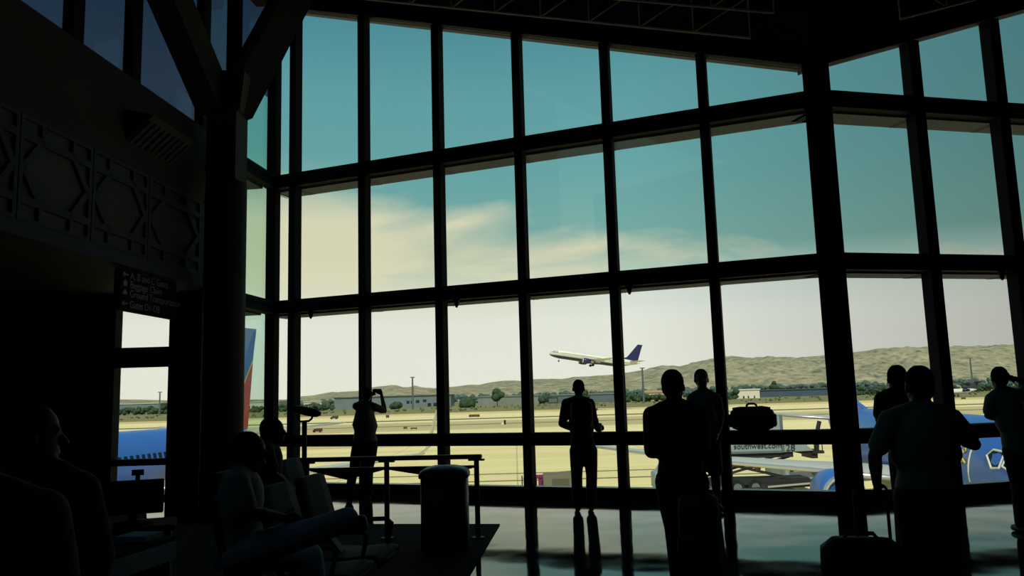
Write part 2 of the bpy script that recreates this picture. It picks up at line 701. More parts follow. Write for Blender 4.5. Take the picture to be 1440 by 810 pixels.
for k in range(4):
    u0, u1 = edges[k], edges[k + 1]
    t_ = thing('perforated_panel', 'blue grey slotted metal wall panel with strap hexagon, ' + pan_px[k][1], 'wall panel', WL((u0 + u1) / 2, ZP0, 0), -LAZ, 'slotted metal panels on the left bulkhead')
    inv = Matrix.LocRotScale(t_.location, Euler((0, 0, -LAZ)), None).inverted()

    def lb(mb, a, c, z0, z1, n0, n1):
        pts = [inv @ WL(u, z, n) for u, z, n in ((a, z0, n0), (c, z0, n0), (c, z0, n1), (a, z0, n1), (a, z1, n0), (c, z1, n0), (c, z1, n1), (a, z1, n1))]
        mb.hexa(pts[:4], pts[4:])

    def strap(mb, pa, pb, w=.045):
        a, c = inv @ WL(pa[0], pa[1], -.015), inv @ WL(pb[0], pb[1], -.015)
        mb.bar(a, c, .03, w * 2, Vector((0, 1, .0001)).cross((c - a)).cross(c - a) if False else Vector((1, 0, 0)).cross((c - a)))
    mb = MB()
    lb(mb, u0 + .01, u1 - .01, ZP0, ZP1, -.06, -.035)
    mb.build('slotted_sheet', M_sheet, t_)
    mb = MB()
    for (a, c, z0, z1) in ((u0 + .01, u0 + .07, ZP0, ZP1), (u1 - .07, u1 - .01, ZP0, ZP1), (u0 + .07, u1 - .07, ZP0, ZP0 + .05), (u0 + .07, u1 - .07, ZP1 - .05, ZP1)):
        lb(mb, a, c, z0, z1, -.05, 0)
    mb.build('frame', M_panel, t_)
    um, hw = (u0 + u1) / 2, (u1 - u0) / 2
    zm = (ZP0 + ZP1) / 2
    mb = MB()
    za, zb = ZP0 + .25, ZP1 - .25
    hexp = [(u0 + .08, zm), (um - hw * .42, zb), (um + hw * .42, zb), (u1 - .08, zm), (um + hw * .42, za), (um - hw * .42, za)]
    for i in range(6):
        strap(mb, hexp[i], hexp[(i + 1) % 6])
    strap(mb, (u0 + .07, zb), (um - hw * .42, zb))
    strap(mb, (um + hw * .42, zb), (u1 - .07, zb))
    strap(mb, (u0 + .07, za), (um - hw * .42, za))
    strap(mb, (um + hw * .42, za), (u1 - .07, za))
    for sgn in (-1, 1):
        strap(mb, (um + sgn * hw * .42, zb), (um + sgn * hw * .42, ZP1 - .05), .03)
        strap(mb, (um + sgn * hw * .42, ZP0 + .05), (um + sgn * hw * .42, za), .03)
    mb.build('strap_hexagon', M_panel, t_)

# clerestory above the bulkhead
cl_px = [(-60, 0), (119, 50), (200, 100), (299, 30)]
us = [left_uz(px, py)[0] for px, py in cl_px]
us = [us[0] - 3, us[0]] + us[1:] + [1.45]
ZC = 10.3
for k in range(len(us) - 1):
    win_n += 1
    mb = MB()
    lbox(mb, us[k], us[k + 1], ZW, ZC, -.20, -.188)
    struct(mb.build('window_%d' % win_n, M_dimglass))
    if k:
        mb = MB()
        lbox(mb, us[k] - .11, us[k] + .11, ZW, ZC, -.24, -.08)
        struct(mb.build('mullion', M_frame))

# wedge shaped uplight on the bulkhead
u0, z0 = left_uz(177, 196)
u1, z1 = left_uz(240, 192)
t_ = thing('wall_uplight', 'dark wedge-shaped louvred light fitting on the plain wall above the slotted panels', 'light fitting', WL((u0 + u1) / 2, (z0 + z1) / 2, 0), -LAZ)
hu = abs(u1 - u0) / 2
mb = MB()
prof = [(0, -.24), (.34, .06), (.40, .12), (0, .22)]
mb.prism([Vector((x, -hu, z)) for x, z in prof], (0, 2 * hu, 0))
mb.build('housing', M_col, t_, bevel=.01)
mb = MB()
for k in range(9):
    a = -hu + .06 + k * (2 * hu - .12) / 8
    mb.bar(Vector((.03, a, -.23)), Vector((.33, a, .035)), .025, .02)
mb.build('louvre', M_panel, t_)

# forked column
t_ = struct(bpy.data.objects.new('column', None))
COL.objects.link(t_)
cpos = aty(317, 330, 13.05)
t_.location = (cpos.x, cpos.y, 0)
cl = Vector(t_.location)
mb = MB()
mb.tube([(0, 0, 0), (0, 0, 5.2)], .33, 24)
mb.build('column_base', M_col, t_, True)
mb = MB()
ZY = 6.72
mb.box(-.25, .25, -.25, .25, 5.2, ZY, Matrix.Rotation(-LAZ, 4, 'Z'))
mb.build('shaft', M_col, t_, bevel=.02)
ra = aty(434, -46, 14.35) - cl
la = aty(214, -60, 11.5) - cl
mb = MB()
s0 = Vector((0, 0, ZY - .25))
mb.hexa([Vector((-.28, -.26, ZY - .35)), Vector((.28, -.26, ZY - .35)), Vector((.28, .26, ZY - .35)), Vector((-.28, .26, ZY - .35))],
        [Vector((-.40, -.27, ZY + .35)), Vector((.36, -.27, ZY + .35)), Vector((.36, .27, ZY + .35)), Vector((-.40, .27, ZY + .35))])
mb.build('fork_block', M_col, t_, bevel=.02)
mb = MB()
mb.bar(s0 + Vector((.05, .05, 0)), ra, .46, .56)
mb.build('fork_arm', M_col, t_, bevel=.015)
mb = MB()
mb.bar(s0 + Vector((-.16, -.05, 0)), la, .46, .50)
mb.build('fork_arm', M_col, t_, bevel=.015)

# end wall with the narrow glazed opening
YE = 14.3
mb = MB()
e0, e1 = aty(161, 560, YE).x, aty(237, 560, YE).x
mb.box(-12, e0 - .09, YE, YE + .2, 0, ZB)
mb.box(e1 + .07, -5.02, YE, YE + .2, 0, ZB)
struct(mb.build('wall_end', M_wall))
mb = MB()
for a, c in ((e0 - .09, e0), (e1, e1 + .07)):
    mb.box(a, c, YE - .05, YE + .2, 0, ZB)
mb.box(e0, e1, YE - .04, YE + .12, 2.27, 2.62)
mb.box(e0, e1, YE - .04, YE + .12, .57, .68)
mb.box(e0, e1, YE - .04, YE + .12, 0, .06)
struct(mb.build('door_frame', M_frame))
for z0, z1 in ((.06, .57), (.68, 2.27), (2.62, ZB)):
    win_n += 1
    mb = MB()
    mb.box(e0, e1, YE + .03, YE + .042, z0, z1)
    struct(mb.build('window_%d' % win_n, M_glass))

# ------------------------------------------------------------------ hanging sign
pu0, pz0 = left_uz(163, 436, -.1)
pu1, pz1 = left_uz(243, 449, -.1)
sz1 = left_uz(163, 376, -.1)[1]
sz0 = (pz0 + pz1) / 2
t_ = thing('hanging_sign', 'black hanging direction sign with white lettering and arrows under the bulkhead', 'sign', WL((pu0 + pu1) / 2, sz0, -.1), -LAZ)
L_ = pu1 - pu0
H_ = sz1 - sz0
mb = MB()
mb.box(-.05, .05, -L_ / 2, L_ / 2, 0, H_)
mb.build('board', mat('sign_black', (5, 6, 9), .8, spec=.1), t_, bevel=.01)
for y in (-L_ / 2 + .12, L_ / 2 - .12):
    mb = MB()
    mb.tube([(0, y, H_), (0, y, ZB - .1 - sz0)], .028, 8)
    mb.build('hanger', M_frame, t_)
M_letter = mat('sign_white', (128, 130, 138), .6)


def text_mesh(body, size, name, m, parent, loc, rot, ext=.002, align='LEFT'):
    cu = bpy.data.curves.new(name, 'FONT')
    cu.body = body
    cu.size = size
    cu.extrude = ext
    cu.align_x = align
    ob = bpy.data.objects.new(name, cu)
    COL.objects.link(ob)
    dg = bpy.context.evaluated_depsgraph_get()
    me = bpy.data.meshes.new_from_object(ob.evaluated_get(dg))
    bpy.data.objects.remove(ob)
    me.materials.clear()
    me.materials.append(m)
    o = bpy.data.objects.new(name, me)
    COL.objects.link(o)
    o.parent = parent
    o.location = loc
    o.rotation_euler = rot
    return o


rows = [('A, B and C Gates', .82, True), ('Baggage Claim', .60, False), ('Ground Transportation', .38, False), ('Gates D1-D8', .12, True)]
for body, fz, arrow in rows:
    ty = -L_ / 2 + .24
    for word in body.split(' '):
        lo = text_mesh(word, .155 * H_ / .6, 'lettering', M_letter, t_, (.052, ty, fz * H_ - .02), (PI / 2, 0, PI / 2))
        ty += max(v.co.x for v in lo.data.vertices) + .045
    mb = MB()
    ay, az_ = -L_ / 2 + .12, fz * H_ + .03
    if arrow:
        mb.box(.05, .054, ay - .03, ay + .07, az_ - .011, az_ + .011)
        mb.prism([(.05, ay - .07, az_), (.05, ay - .01, az_ - .04), (.05, ay - .01, az_ + .04)], (.004, 0, 0))
    elif 'Bag' in body:
        mb.box(.05, .054, ay - .045, ay + .045, az_ - .035, az_ + .03)
        mb.box(.05, .054, ay - .02, ay + .02, az_ + .03, az_ + .05)
    else:
        mb.box(.05, .054, ay - .05, ay + .05, az_ - .025, az_ + .012)
        mb.box(.05, .054, ay - .028, ay + .028, az_ + .012, az_ + .04)
    mb.build('arrow_symbol' if arrow else 'pictogram', M_letter, t_)
#@@PART2
# ------------------------------------------------------------------ outside: ground
GZ = -5.13


def ground_mat(name, rgb, amt=.12, sc=.05, lines=None, streak=.0):
    m = bpy.data.materials.new(name)
    m.use_nodes = True
    t = m.node_tree
    b = t.nodes['Principled BSDF']
    b.inputs['Roughness'].default_value = .95
    b.inputs['Specular IOR Level'].default_value = .1
    c = lin(rgb)
    tcn = N(t, 'ShaderNodeTexCoord')
    mpn = N(t, 'ShaderNodeMapping')
    mpn.inputs['Scale'].default_value = (.12, 1, 1)
    t.links.new(tcn.outputs['Object'], mpn.inputs[0])
    n = N(t, 'ShaderNodeTexNoise')
    n.inputs['Scale'].default_value = sc
    n.inputs['Detail'].default_value = 8
    n.inputs['Roughness'].default_value = .6
    t.links.new(mpn.outputs[0], n.inputs['Vector'])
    r = ramp(t, [(.32, tuple(v * (1 - amt) for v in c)), (.68, tuple(min(1, v * (1 + amt)) for v in c))])
    t.links.new(n.outputs[0], r.inputs[0])
    out = r.outputs[0]
    if lines:
        sx = N(t, 'ShaderNodeSeparateXYZ')
        t.links.new(tcn.outputs['Object'], sx.inputs[0])
        for ax, step, wd in lines:
            md = N(t, 'ShaderNodeMath', operation='PINGPONG')
            md.inputs[1].default_value = step / 2
            t.links.new(sx.outputs[ax], md.inputs[0])
            lt = N(t, 'ShaderNodeMath', operation='LESS_THAN')
            lt.inputs[1].default_value = wd
            t.links.new(md.outputs[0], lt.inputs[0])
            mx = N(t, 'ShaderNodeMix', data_type='RGBA')
            sc2 = N(t, 'ShaderNodeMath', operation='MULTIPLY')
            sc2.inputs[1].default_value = .55
            t.links.new(lt.outputs[0], sc2.inputs[0])
            t.links.new(sc2.outputs[0], mx.inputs['Factor'])
            t.links.new(out, mx.inputs[6])
            mx.inputs[7].default_value = (*lin((166, 152, 108)), 1)
            out = mx.outputs[2]
    t.links.new(out, b.inputs['Base Color'])
    return m


G_conc = ground_mat('apron_concrete', (240, 224, 164), .10, .12, [('Y', 15.2, .10), ('X', 15.2, .07)])
G_light = ground_mat('pale_concrete', (246, 230, 174), .07, .05)
G_mid = ground_mat('grey_tan_asphalt', (206, 190, 142), .12, .06)
G_dark = ground_mat('taxi_edge', (120, 114, 86), .15, .1)
G_dirt = ground_mat('tan_dirt', (226, 200, 142), .14, .06)
G_brush = ground_mat('olive_scrub_ground', (136, 134, 92), .35, .12)
strips = [('apron', 13, 118, G_conc, 0), ('taxiway_shoulder', 118, 130, ground_mat('olive_stain', (206, 190, 136), .12, .06), .02), ('apron_far', 130, 176, G_light, 0),
          ('taxiway', 176, 238, G_mid, .02), ('taxiway_edge', 238, 256, G_light, .03), ('drain_strip', 256, 270, G_dark, .02),
          ('runway', 270, 340, G_light, .03), ('dirt_verge', 340, 390, G_dirt, .0), ('scrub_field', 390, 1500, G_brush, 0), ]
for nm, y0, y1, mm, dz in strips:
    w0 = 1.1 * y1 + 60
    mb = MB()
    mb.box(-w0, w0, y0, y1, GZ - .5, GZ + dz)
    struct(mb.build('ground_' + nm, mm))
# thin seams and painted lines
M_seam = mat('dark_seam', (112, 104, 78), .95)
M_line = mat('pale_paint', (232, 222, 176), .9)
for y0, y1, x0, x1, mm, lab in ((66.2, 66.55, -70, 70, M_seam, 'near'), (72.3, 72.6, -75, 75, M_seam, 'far'), (206, 210, -320, 320, M_seam, 'strip'), (160, 160.6, -260, 260, M_line, 'paint')):
    mb = MB()
    mb.box(x0, x1, y0, y1, GZ - .05, GZ + .045)
    struct(mb.build('ground_seam', mm))
for i in range(34):
    mb = MB()
    xx = -84 + i * 5.1 + random.uniform(-.6, .6)
    mb.box(xx, xx + random.uniform(1.2, 3.4), 133.0, 134.2, GZ - .05, GZ + .03)
    o = mb.build('pavement_patch', M_seam)
    struct(o)

# ------------------------------------------------------------------ hills
ridge = [(-900, 562), (-300, 560), (60, 560), (250, 563), (400, 562), (430, 557), (470, 552), (500, 550), (535, 544), (555, 541.5), (572, 546), (583, 543), (595, 545.5),
         (620, 546), (640, 544), (660, 541.6), (676, 541.8), (690, 538), (705, 536.4), (722, 535.5), (738, 537), (752, 533.5), (790, 533.5), (815, 530),
         (860, 528), (885, 524.5), (905, 521), (920, 517), (935, 514.5), (948, 516), (960, 517), (978, 511), (1000, 508.5), (1020, 506), (1030, 505.5), (1058, 507),
         (1082, 505), (1110, 504), (1150, 501), (1200, 496), (1250, 491.5), (1300, 490.5), (1335, 490), (1370, 488), (1440, 487), (1600, 480), (2000, 490), (2600, 520)]


def ridge_y(px):
    for (a, ya), (b_, yb) in zip(ridge, ridge[1:]):
        if a <= px <= b_:
            f = (px - a) / (b_ - a)
            f = f * f * (3 - 2 * f)
            return ya + (yb - ya) * f
    return 560


M_hill = bpy.data.materials.new('dry_hillside_hazed')
M_hill.use_nodes = True
t = M_hill.node_tree
b = t.nodes['Principled BSDF']
b.inputs['Roughness'].default_value = 1
b.inputs['Specular IOR Level'].default_value = 0
tcn = N(t, 'ShaderNodeTexCoord')
n = N(t, 'ShaderNodeTexNoise')
n.inputs['Scale'].default_value = .035
n.inputs['Detail'].default_value = 9
n.inputs['Roughness'].default_value = .62
t.links.new(tcn.outputs['Object'], n.inputs['Vector'])
r = ramp(t, [(.32, lin((108, 116, 102))), (.45, lin((150, 148, 124))), (.57, lin((172, 164, 134))), (.72, lin((192, 182, 150)))])  # muted tones: distance haze is mixed into the hillside colour
t.links.new(n.outputs[0], r.inputs[0])
n2 = N(t, 'ShaderNodeTexVoronoi')
n2.inputs['Scale'].default_value = .055
t.links.new(tcn.outputs['Object'], n2.inputs['Vector'])
r2 = ramp(t, [(.0, (.42, .50, .50)), (.22, (.70, .76, .74)), (.45, (1, 1, 1))])
t.links.new(n2.outputs['Distance'], r2.inputs[0])
mx = N(t, 'ShaderNodeMix', data_type='RGBA', blend_type='MULTIPLY')
mx.inputs['Factor'].default_value = 1.0
t.links.new(r.outputs[0], mx.inputs[6])
t.links.new(r2.outputs[0], mx.inputs[7])
t.links.new(mx.outputs[2], b.inputs['Base Color'])
bm = bmesh.new()
DH = 2600
cols = []
NU, NV = 420, 26
for i in range(NU + 1):
    px = -900 + 3500 * i / NU
    col = []
    top = aty(px, ridge_y(px), DH)
    hgt = max(2, top.z - GZ)
    for j in range(NV + 1):
        f = j / NV
        # from the foot (near) over the crest to the back
        depth = DH - 950 * (1 - f / .8) if f <= .8 else DH + 900 * (f - .8) / .2
        g = math.sin(min(1, f / .8) * PI / 2) ** 1.25 if f <= .8 else math.cos((f - .8) / .2 * PI / 2)
        d = ray(px, 560)
        x = d.x / d.y * depth
        z = GZ + hgt * g
        nn = noise.fractal(Vector((x * .004, depth * .004, 0)), 1.0, 2.1, 5)
        spur = noise.fractal(Vector((x * .011 + depth * .004, depth * .0025, 7)), 1.0, 2.1, 4)
        amp = hgt * .20 * math.sin(min(1, f / .8) * PI) if f < .8 else 0
        z += (nn * .6 + spur * .8) * amp
        z += noise.fractal(Vector((x * .03, depth * .03, 3)), 1.0, 2.1, 3) * min(1.4, hgt * .012)
        col.append(bm.verts.new((x, depth, max(GZ - 1, z) if j else GZ - 2)))
    cols.append(col)
for a, c in zip(cols, cols[1:]):
    for j in range(NV):
        f = bm.faces.new((a[j], c[j], c[j + 1], a[j + 1]))
        f.smooth = True
me = bpy.data.meshes.new('hills')
bm.to_mesh(me)
bm.free()
me.materials.append(M_hill)
o = bpy.data.objects.new('hills', me)
COL.objects.link(o)
struct(o)

# ------------------------------------------------------------------ far trees, scrub, buildings


_ib = bmesh.new()
bmesh.ops.create_icosphere(_ib, subdivisions=2, radius=1)
ICO_V = [v.co.copy() for v in _ib.verts]
ICO_F = [[v.index for v in f.verts] for f in _ib.faces]
_ib.free()


class Blobs:
    """lumpy leaf masses gathered into one mesh"""

    def __init__(self):
        self.v, self.f = [], []

    def add(self, c, r, sq=.8, seed=0):
        b0 = len(self.v)
        off = Vector((seed, c[0] * .37, c[1] * .11))
        for q in ICO_V:
            k = r * (1 + .32 * noise.noise(q * 2.2 + off))
            self.v.append((c[0] + q.x * k, c[1] + q.y * k, c[2] + q.z * k * sq))
        self.f += [[b0 + i for i in f] for f in ICO_F]

    def build(self, name, m, parent=None):
        me = bpy.data.meshes.new(name)
        me.from_pydata(self.v, [], self.f)
        for p in me.polygons:
            p.use_smooth = True
        me.materials.append(m)
        o = bpy.data.objects.new(name, me)
        COL.objects.link(o)
        o.parent = parent
        return o


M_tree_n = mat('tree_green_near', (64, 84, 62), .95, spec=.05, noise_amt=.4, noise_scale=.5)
M_tree_f = mat('tree_green_hazed', (84, 104, 98), 1, spec=.05, noise_amt=.3, noise_scale=.3)  # greyer and bluer than the near trees: haze put into the leaf colour
M_scrub = mat('scrub_olive', (104, 112, 76), 1, spec=.05, noise_amt=.4, noise_scale=.6)
M_bark = mat('bark_brown', (70, 58, 44), .9)


def treeline(name, lab, px0, px1, D, h0, h1, count, mm, spread=40):
    mb = Blobs()
    for i in range(count):
        px = random.uniform(px0, px1)
        dd = D + random.uniform(-spread, spread)
        d = ray(px, 560)
        x = d.x / d.y * dd
        h = random.uniform(h0, h1)
        for q in range(4):
            r = h * random.uniform(.20, .34)
            mb.add((x + random.uniform(-.5, .5) * h, dd + random.uniform(-.3, .3) * h, GZ + h * random.uniform(.22, .78)), r, random.uniform(.7, 1.1), i + q * .7)
    o = mb.build(name, mm)
    tag(o, lab, 'trees', kind='stuff')


treeline('treeline', 'dark trees along the far airfield edge at the left of the view', -60, 345, 760, 4, 9, 150, M_tree_n)
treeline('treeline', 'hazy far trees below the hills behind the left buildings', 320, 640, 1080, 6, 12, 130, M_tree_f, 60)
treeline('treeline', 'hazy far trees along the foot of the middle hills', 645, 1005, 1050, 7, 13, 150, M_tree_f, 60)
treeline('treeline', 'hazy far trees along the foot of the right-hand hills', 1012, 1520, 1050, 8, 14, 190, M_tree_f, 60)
treeline('treeline', 'green trees in front of the pale roofs at the left', 345, 468, 650, 3, 6.5, 60, M_tree_n, 25)
treeline('treeline', 'green trees beside the tall pole in the middle of the airfield', 880, 935, 610, 3, 7, 26, M_tree_n, 20)
treeline('treeline', 'green trees left of the white hangar', 1000, 1032, 600, 3, 8, 18, M_tree_n, 20)
treeline('treeline', 'dark green trees at the right edge of the airfield', 1200, 1460, 630, 3, 7, 90, M_tree_n, 22)
treeline('scrub_bushes', 'low olive scrub along the far side of the runway', -100, 1500, 490, .6, 2.0, 300, M_scrub, 80)


def tree(px, D, h, w, lab):
    d = ray(px, 560)
    x = d.x / d.y * D
    t_ = thing('tree', lab, 'tree', (x, D, GZ))
    mb = MB()
    mb.tube([(0, 0, -.2), (.1, 0, h * .55)], [.35, .2], 7)
    mb.build('trunk', M_bark, t_)
    mb = Blobs()
    for k in range(9):
        a = random.uniform(0, 2 * PI)
        q = random.uniform(0, .5) * w
        mb.add((q * math.cos(a), q * math.sin(a), h * random.uniform(.45, .8)), w * random.uniform(.24, .36), .9, k)
    mb.add((0, 0, h * .84), w * .26, 1, 3)
    mb.build('crown', M_tree_n, t_)


tree(699, 625, 13, 9.5, 'tall dark tree standing above the low grey hangar')
tree(657, 570, 5.0, 12, 'wide green bush-like tree beside the small white tower')
tree(765, 560, 7, 7, 'dark tree beside the black billboard')
tree(824, 640, 11, 6, 'dark tree above the long grey hangar behind the backpack wearer')
tree(556, 600, 4.2, 8, 'green bush by the camera-holding man\'s elbow')
tree(1090, 900, 16, 9, 'far tree above the long dark blue fence')


def house(name, lab, px0, px1, ytop, D, depth, wall, roof, cat='building', win=None, roof_over=.6, gable=0, ybase=None):
    a, c = aty(px0, ytop, D), aty(px1, ytop, D)
    h = a.z - GZ
    cx = (a.x + c.x) / 2
    hw = (c.x - a.x) / 2
    t_ = thing(name, lab, cat, (cx, D, GZ))
    mb = MB()
    mb.box(-hw, hw, 0, depth, -.3, h)
    mb.build('walls', wall, t_)
    mb = MB()
    if gable:
        mb.prism([(-hw - roof_over, -roof_over, h), (-hw - roof_over, depth + roof_over, h), (-hw - roof_over, depth / 2, h + gable)], (2 * (hw + roof_over), 0, 0))
    else:
        mb.box(-hw - roof_over, hw + roof_over, -roof_over, depth, h, h + .9)
    mb.build('roof', roof, t_)
    for (f0, f1, z0, z1) in (win or []):
        mb = MB()
        mb.box(-hw + 2 * hw * f0, -hw + 2 * hw * f1, -.12, .1, h * z0, h * z1)
        mb.build('window', mat('far_window_dark', (26, 34, 44), .3), t_)
    return t_


W_blue = mat('hangar_blue_grey', (112, 128, 130), .8, noise_amt=.08, noise_scale=.1)
W_grey = mat('hangar_grey', (128, 134, 124), .8, noise_amt=.12, noise_scale=.15)
W_slate = mat('hangar_slate', (92, 106, 112), .8, noise_amt=.10, noise_scale=.1)
W_white = mat('hangar_white', (226, 222, 200), .8)
W_tan = mat('house_tan', (198, 178, 140), .85)
R_dark = mat('roof_slate', (70, 82, 88), .7)
R_pale = mat('roof_pale', (196, 196, 180), .8)
R_tan = mat('roof_tan', (178, 150, 116), .85)
house('hangar', 'long blue grey hangar with small dark windows behind the camera-holding man', 470, 634, 560.5, 700, 40, W_blue, R_dark,
      win=[(.62, .645, .35, .6), (.655, .675, .35, .6), (.70, .73, .4, .65), (.76, .79, .45, .68), (.80, .83, .05, .35), (.85, .88, .05, .35), (.90, .93, .05, .35), (.94, .97, .05, .35)])
house('hangar', 'low olive grey hangar between the two middle mullions', 672, 757, 559.0, 660, 40, W_grey, W_grey)
house('hangar', 'long slate hangar behind the man with the backpack', 760, 876, 557.0, 665, 40, W_slate, W_grey)
house('hangar', 'white hangar on the airfield right of the window post', 1034, 1068, 549.0, 645, 30, W_white, W_white, win=[(.3, .36, .0, .3), (.5, .55, 0, .3), (.75, .8, 0, .3)])
house('hangar', 'long dark blue hangar wall running right of the white hangar', 1069, 1262, 549.6, 690, 25, mat('wall_navy_grey', (66, 86, 102), .8), R_dark)
house('house', 'small tan house with pale roof right of the tall pole', 908, 960, 552.5, 680, 25, W_tan, R_tan, gable=2)
house('house', 'tan house among trees at the right edge behind the mullion', 1300, 1352, 545.0, 780, 25, W_tan, R_tan, gable=2.5)
house('warehouse', 'white roofed warehouse left of the pole-mounted viewer', 350, 392, 566.0, 850, 40, R_pale, R_pale)
house('warehouse', 'white roofed warehouse just above the pole-mounted viewer', 427, 452, 565.4, 780, 30, R_pale, R_pale)
house('warehouse', 'grey long warehouse seen through the narrow left opening', 150, 226, 569.5, 850, 40, W_blue, R_pale)

# poles
for px, y0, D, hgt, lab in ((580, 530, 560, 0, 'tall thin grey pole in front of the blue grey hangar'), (903, 517, 520, 0, 'tall thin grey pole right of the departing plane\'s tail'),
                         (1364, 503, 590, 0, 'tall thin grey pole at the right edge before the hills'), (225, 551, 640, 0, 'thin grey pole seen through the narrow left opening')):
    p = aty(px, y0, D)
    mb = MB()
    mb.tube([(0, 0, -.3), (0, 0, p.z - GZ)], [.75, .5], 8)
    mb.tube([(-1.6, 0, p.z - GZ - .3), (1.6, 0, p.z - GZ - .3)], .3, 6)
    o = mb.build('light_pole', mat('pole_grey', (92, 104, 104), .6), loc=(p.x, D, GZ))
    tag(o, lab, 'pole', 'airfield light poles')

# white tower, billboard
p = aty(645, 559, 600)
t_ = thing('control_tower', 'small white round tower beside the wide green bush', 'tower', (p.x, 600, GZ))
mb = MB()
mb.lathe([(1.1, -.3), (.95, 5.2), (1.6, 5.6)], n=14)
mb.build('shaft', W_white, t_, True)
mb = MB()
mb.lathe([(1.5, 5.6), (1.7, 7.2), (.4, 7.9)], n=10)
mb.build('cab', R_dark, t_)
p = aty(777.5, 559, 470)
t_ = thing('billboard', 'black framed billboard on the far runway edge', 'billboard', (p.x, 470, GZ))
hh = p.z - GZ
mb = MB()
mb.box(-2.9, 2.9, 0, .5, hh - 3.2, hh)
mb.build('frame', mat('black_paint', (16, 20, 24), .6), t_)
mb = MB()
mb.box(-2.4, 2.4, -.06, .05, hh - 2.8, hh - .5)
mb.build('face', mat('billboard_face', (96, 104, 92), .7), t_)
for x in (-2, 2):
    mb = MB()
    mb.box(x - .15, x + .15, .1, .4, -.3, hh - 3.2)
    mb.build('post', R_dark, t_)


def gsign(px, ybase, wpx, hpx, lab, rgb=(36, 30, 20)):
    p = onz(px, ybase, GZ)
    k = p.y / FPX
    w, h = wpx * k, hpx * k
    t_ = thing('runway_sign', lab, 'sign', (p.x, p.y, GZ), 0, 'runway guidance signs')
    mb = MB()
    mb.box(-w / 2, w / 2, -.15, .15, .25, .25 + h)
    mb.build('board', mat('sign_dark_%d' % rgb[0], rgb, .6), t_, bevel=.03)
    for x in (-w * .35, w * .35):
        mb = MB()
        mb.box(x - .06, x + .06, -.06, .06, -.1, .27)
        mb.build('leg', R_dark, t_)
    for f in (-.25, .05, .3):
        mb = MB()
        mb.box(w * f - w * .07, w * f + w * .07, -.17, -.14, .25 + h * .3, .25 + h * .7)
        mb.build('marking', mat('sign_amber', (120, 92, 30), .6), t_)


gsign(667, 587.2, 15, 3.2, 'long dark runway sign right of the trash bin mullion')
gsign(1055, 575.6, 14, 3.0, 'long dark runway sign above the black duffel bag')
gsign(1355, 562.0, 6, 2.0, 'small dark runway sign left of the man shading his eyes')
gsign(545, 588.2, 4.5, 3.6, 'small square dark runway sign right of the camera-holding man')
gsign(570, 604.2, 5, 2.2, 'small dark low sign by the camera-holding man\'s side', (30, 30, 26))
gsign(582, 604.6, 9, 1.6, 'flat dark low sign near the winglet tip', (31, 30, 26))

# small vehicles on the field


def truck(px, ybase, wpx, lab, body, cab, rz=0, name='service_truck'):
    p = onz(px, ybase, GZ)
    w = wpx * p.y / FPX
    t_ = thing(name, lab, 'vehicle', (p.x, p.y, GZ), rz)
    k = w / 5.0
    mb = MB()
    mb.box(-.9 * k, 2.5 * k, -.9 * k, .9 * k, .5 * k, 2.1 * k)
    mb.build('box_body', body, t_, bevel=.05 * k)
    mb = MB()
    mb.prism([(-2.5 * k, -.85 * k, .5 * k), (-.95 * k, -.85 * k, .5 * k), (-.95 * k, -.85 * k, 1.8 * k), (-1.7 * k, -.85 * k, 1.75 * k), (-2.0 * k, -.85 * k, 1.15 * k), (-2.5 * k, -.85 * k, 1.05 * k)], (0, 1.7 * k, 0))
    mb.build('cab', cab, t_, bevel=.04 * k)
    for x in (-1.7, 1.4):
        for y in (-.85, .85):
            mb = MB()
            mb.tube([(x * k, (y - .12) * k, .42 * k), (x * k, (y + .12) * k, .42 * k)], .42 * k, 12)
            mb.build('wheel', mat('tyre_black', (18, 18, 20), .8), t_)


M_maroon = mat('maroon_paint', (92, 30, 48), .5)
truck(446.5, 608.0, 13, 'small maroon service truck on the taxiway behind the pole-mounted viewer', M_maroon, mat('black_paint', (16, 20, 24), .6))
truck(470, 589.6, 11, 'tiny dark tow vehicle far out on the runway', mat('dark_grey_paint', (60, 62, 60), .6), mat('dark_grey_paint', (60, 62, 60), .6))
truck(836, 578.0, 9, 'white and maroon van far out beside the backpack wearer', M_maroon, W_white)
p = onz(710, 597, GZ)
t_ = thing('pavement_marker', 'small black and white marker post on the taxiway', 'marker', (p.x, p.y, GZ))
mb = MB()
mb.box(-.25, .25, -.2, .2, 0, 1.1)
mb.build('post', mat('black_paint', (16, 20, 24), .6), t_, bevel=.03)
mb = MB()
mb.box(-.8, -.25, -.2, .2, 0, .5)
mb.build('base', W_white, t_, bevel=.03)

# ------------------------------------------------------------------ airliners
M_tyre = mat('tyre_black', (18, 18, 20), .8)
M_alu = mat('bare_aluminium', (206, 206, 200), .3, .55)
M_wing = mat('wing_grey', (196, 198, 190), .4, .1)
M_whitep = mat('white_paint', (228, 226, 214), .35)
M_navyp = mat('navy_paint', (30, 36, 84), .35)
M_win = mat('cabin_window', (18, 22, 34), .15)


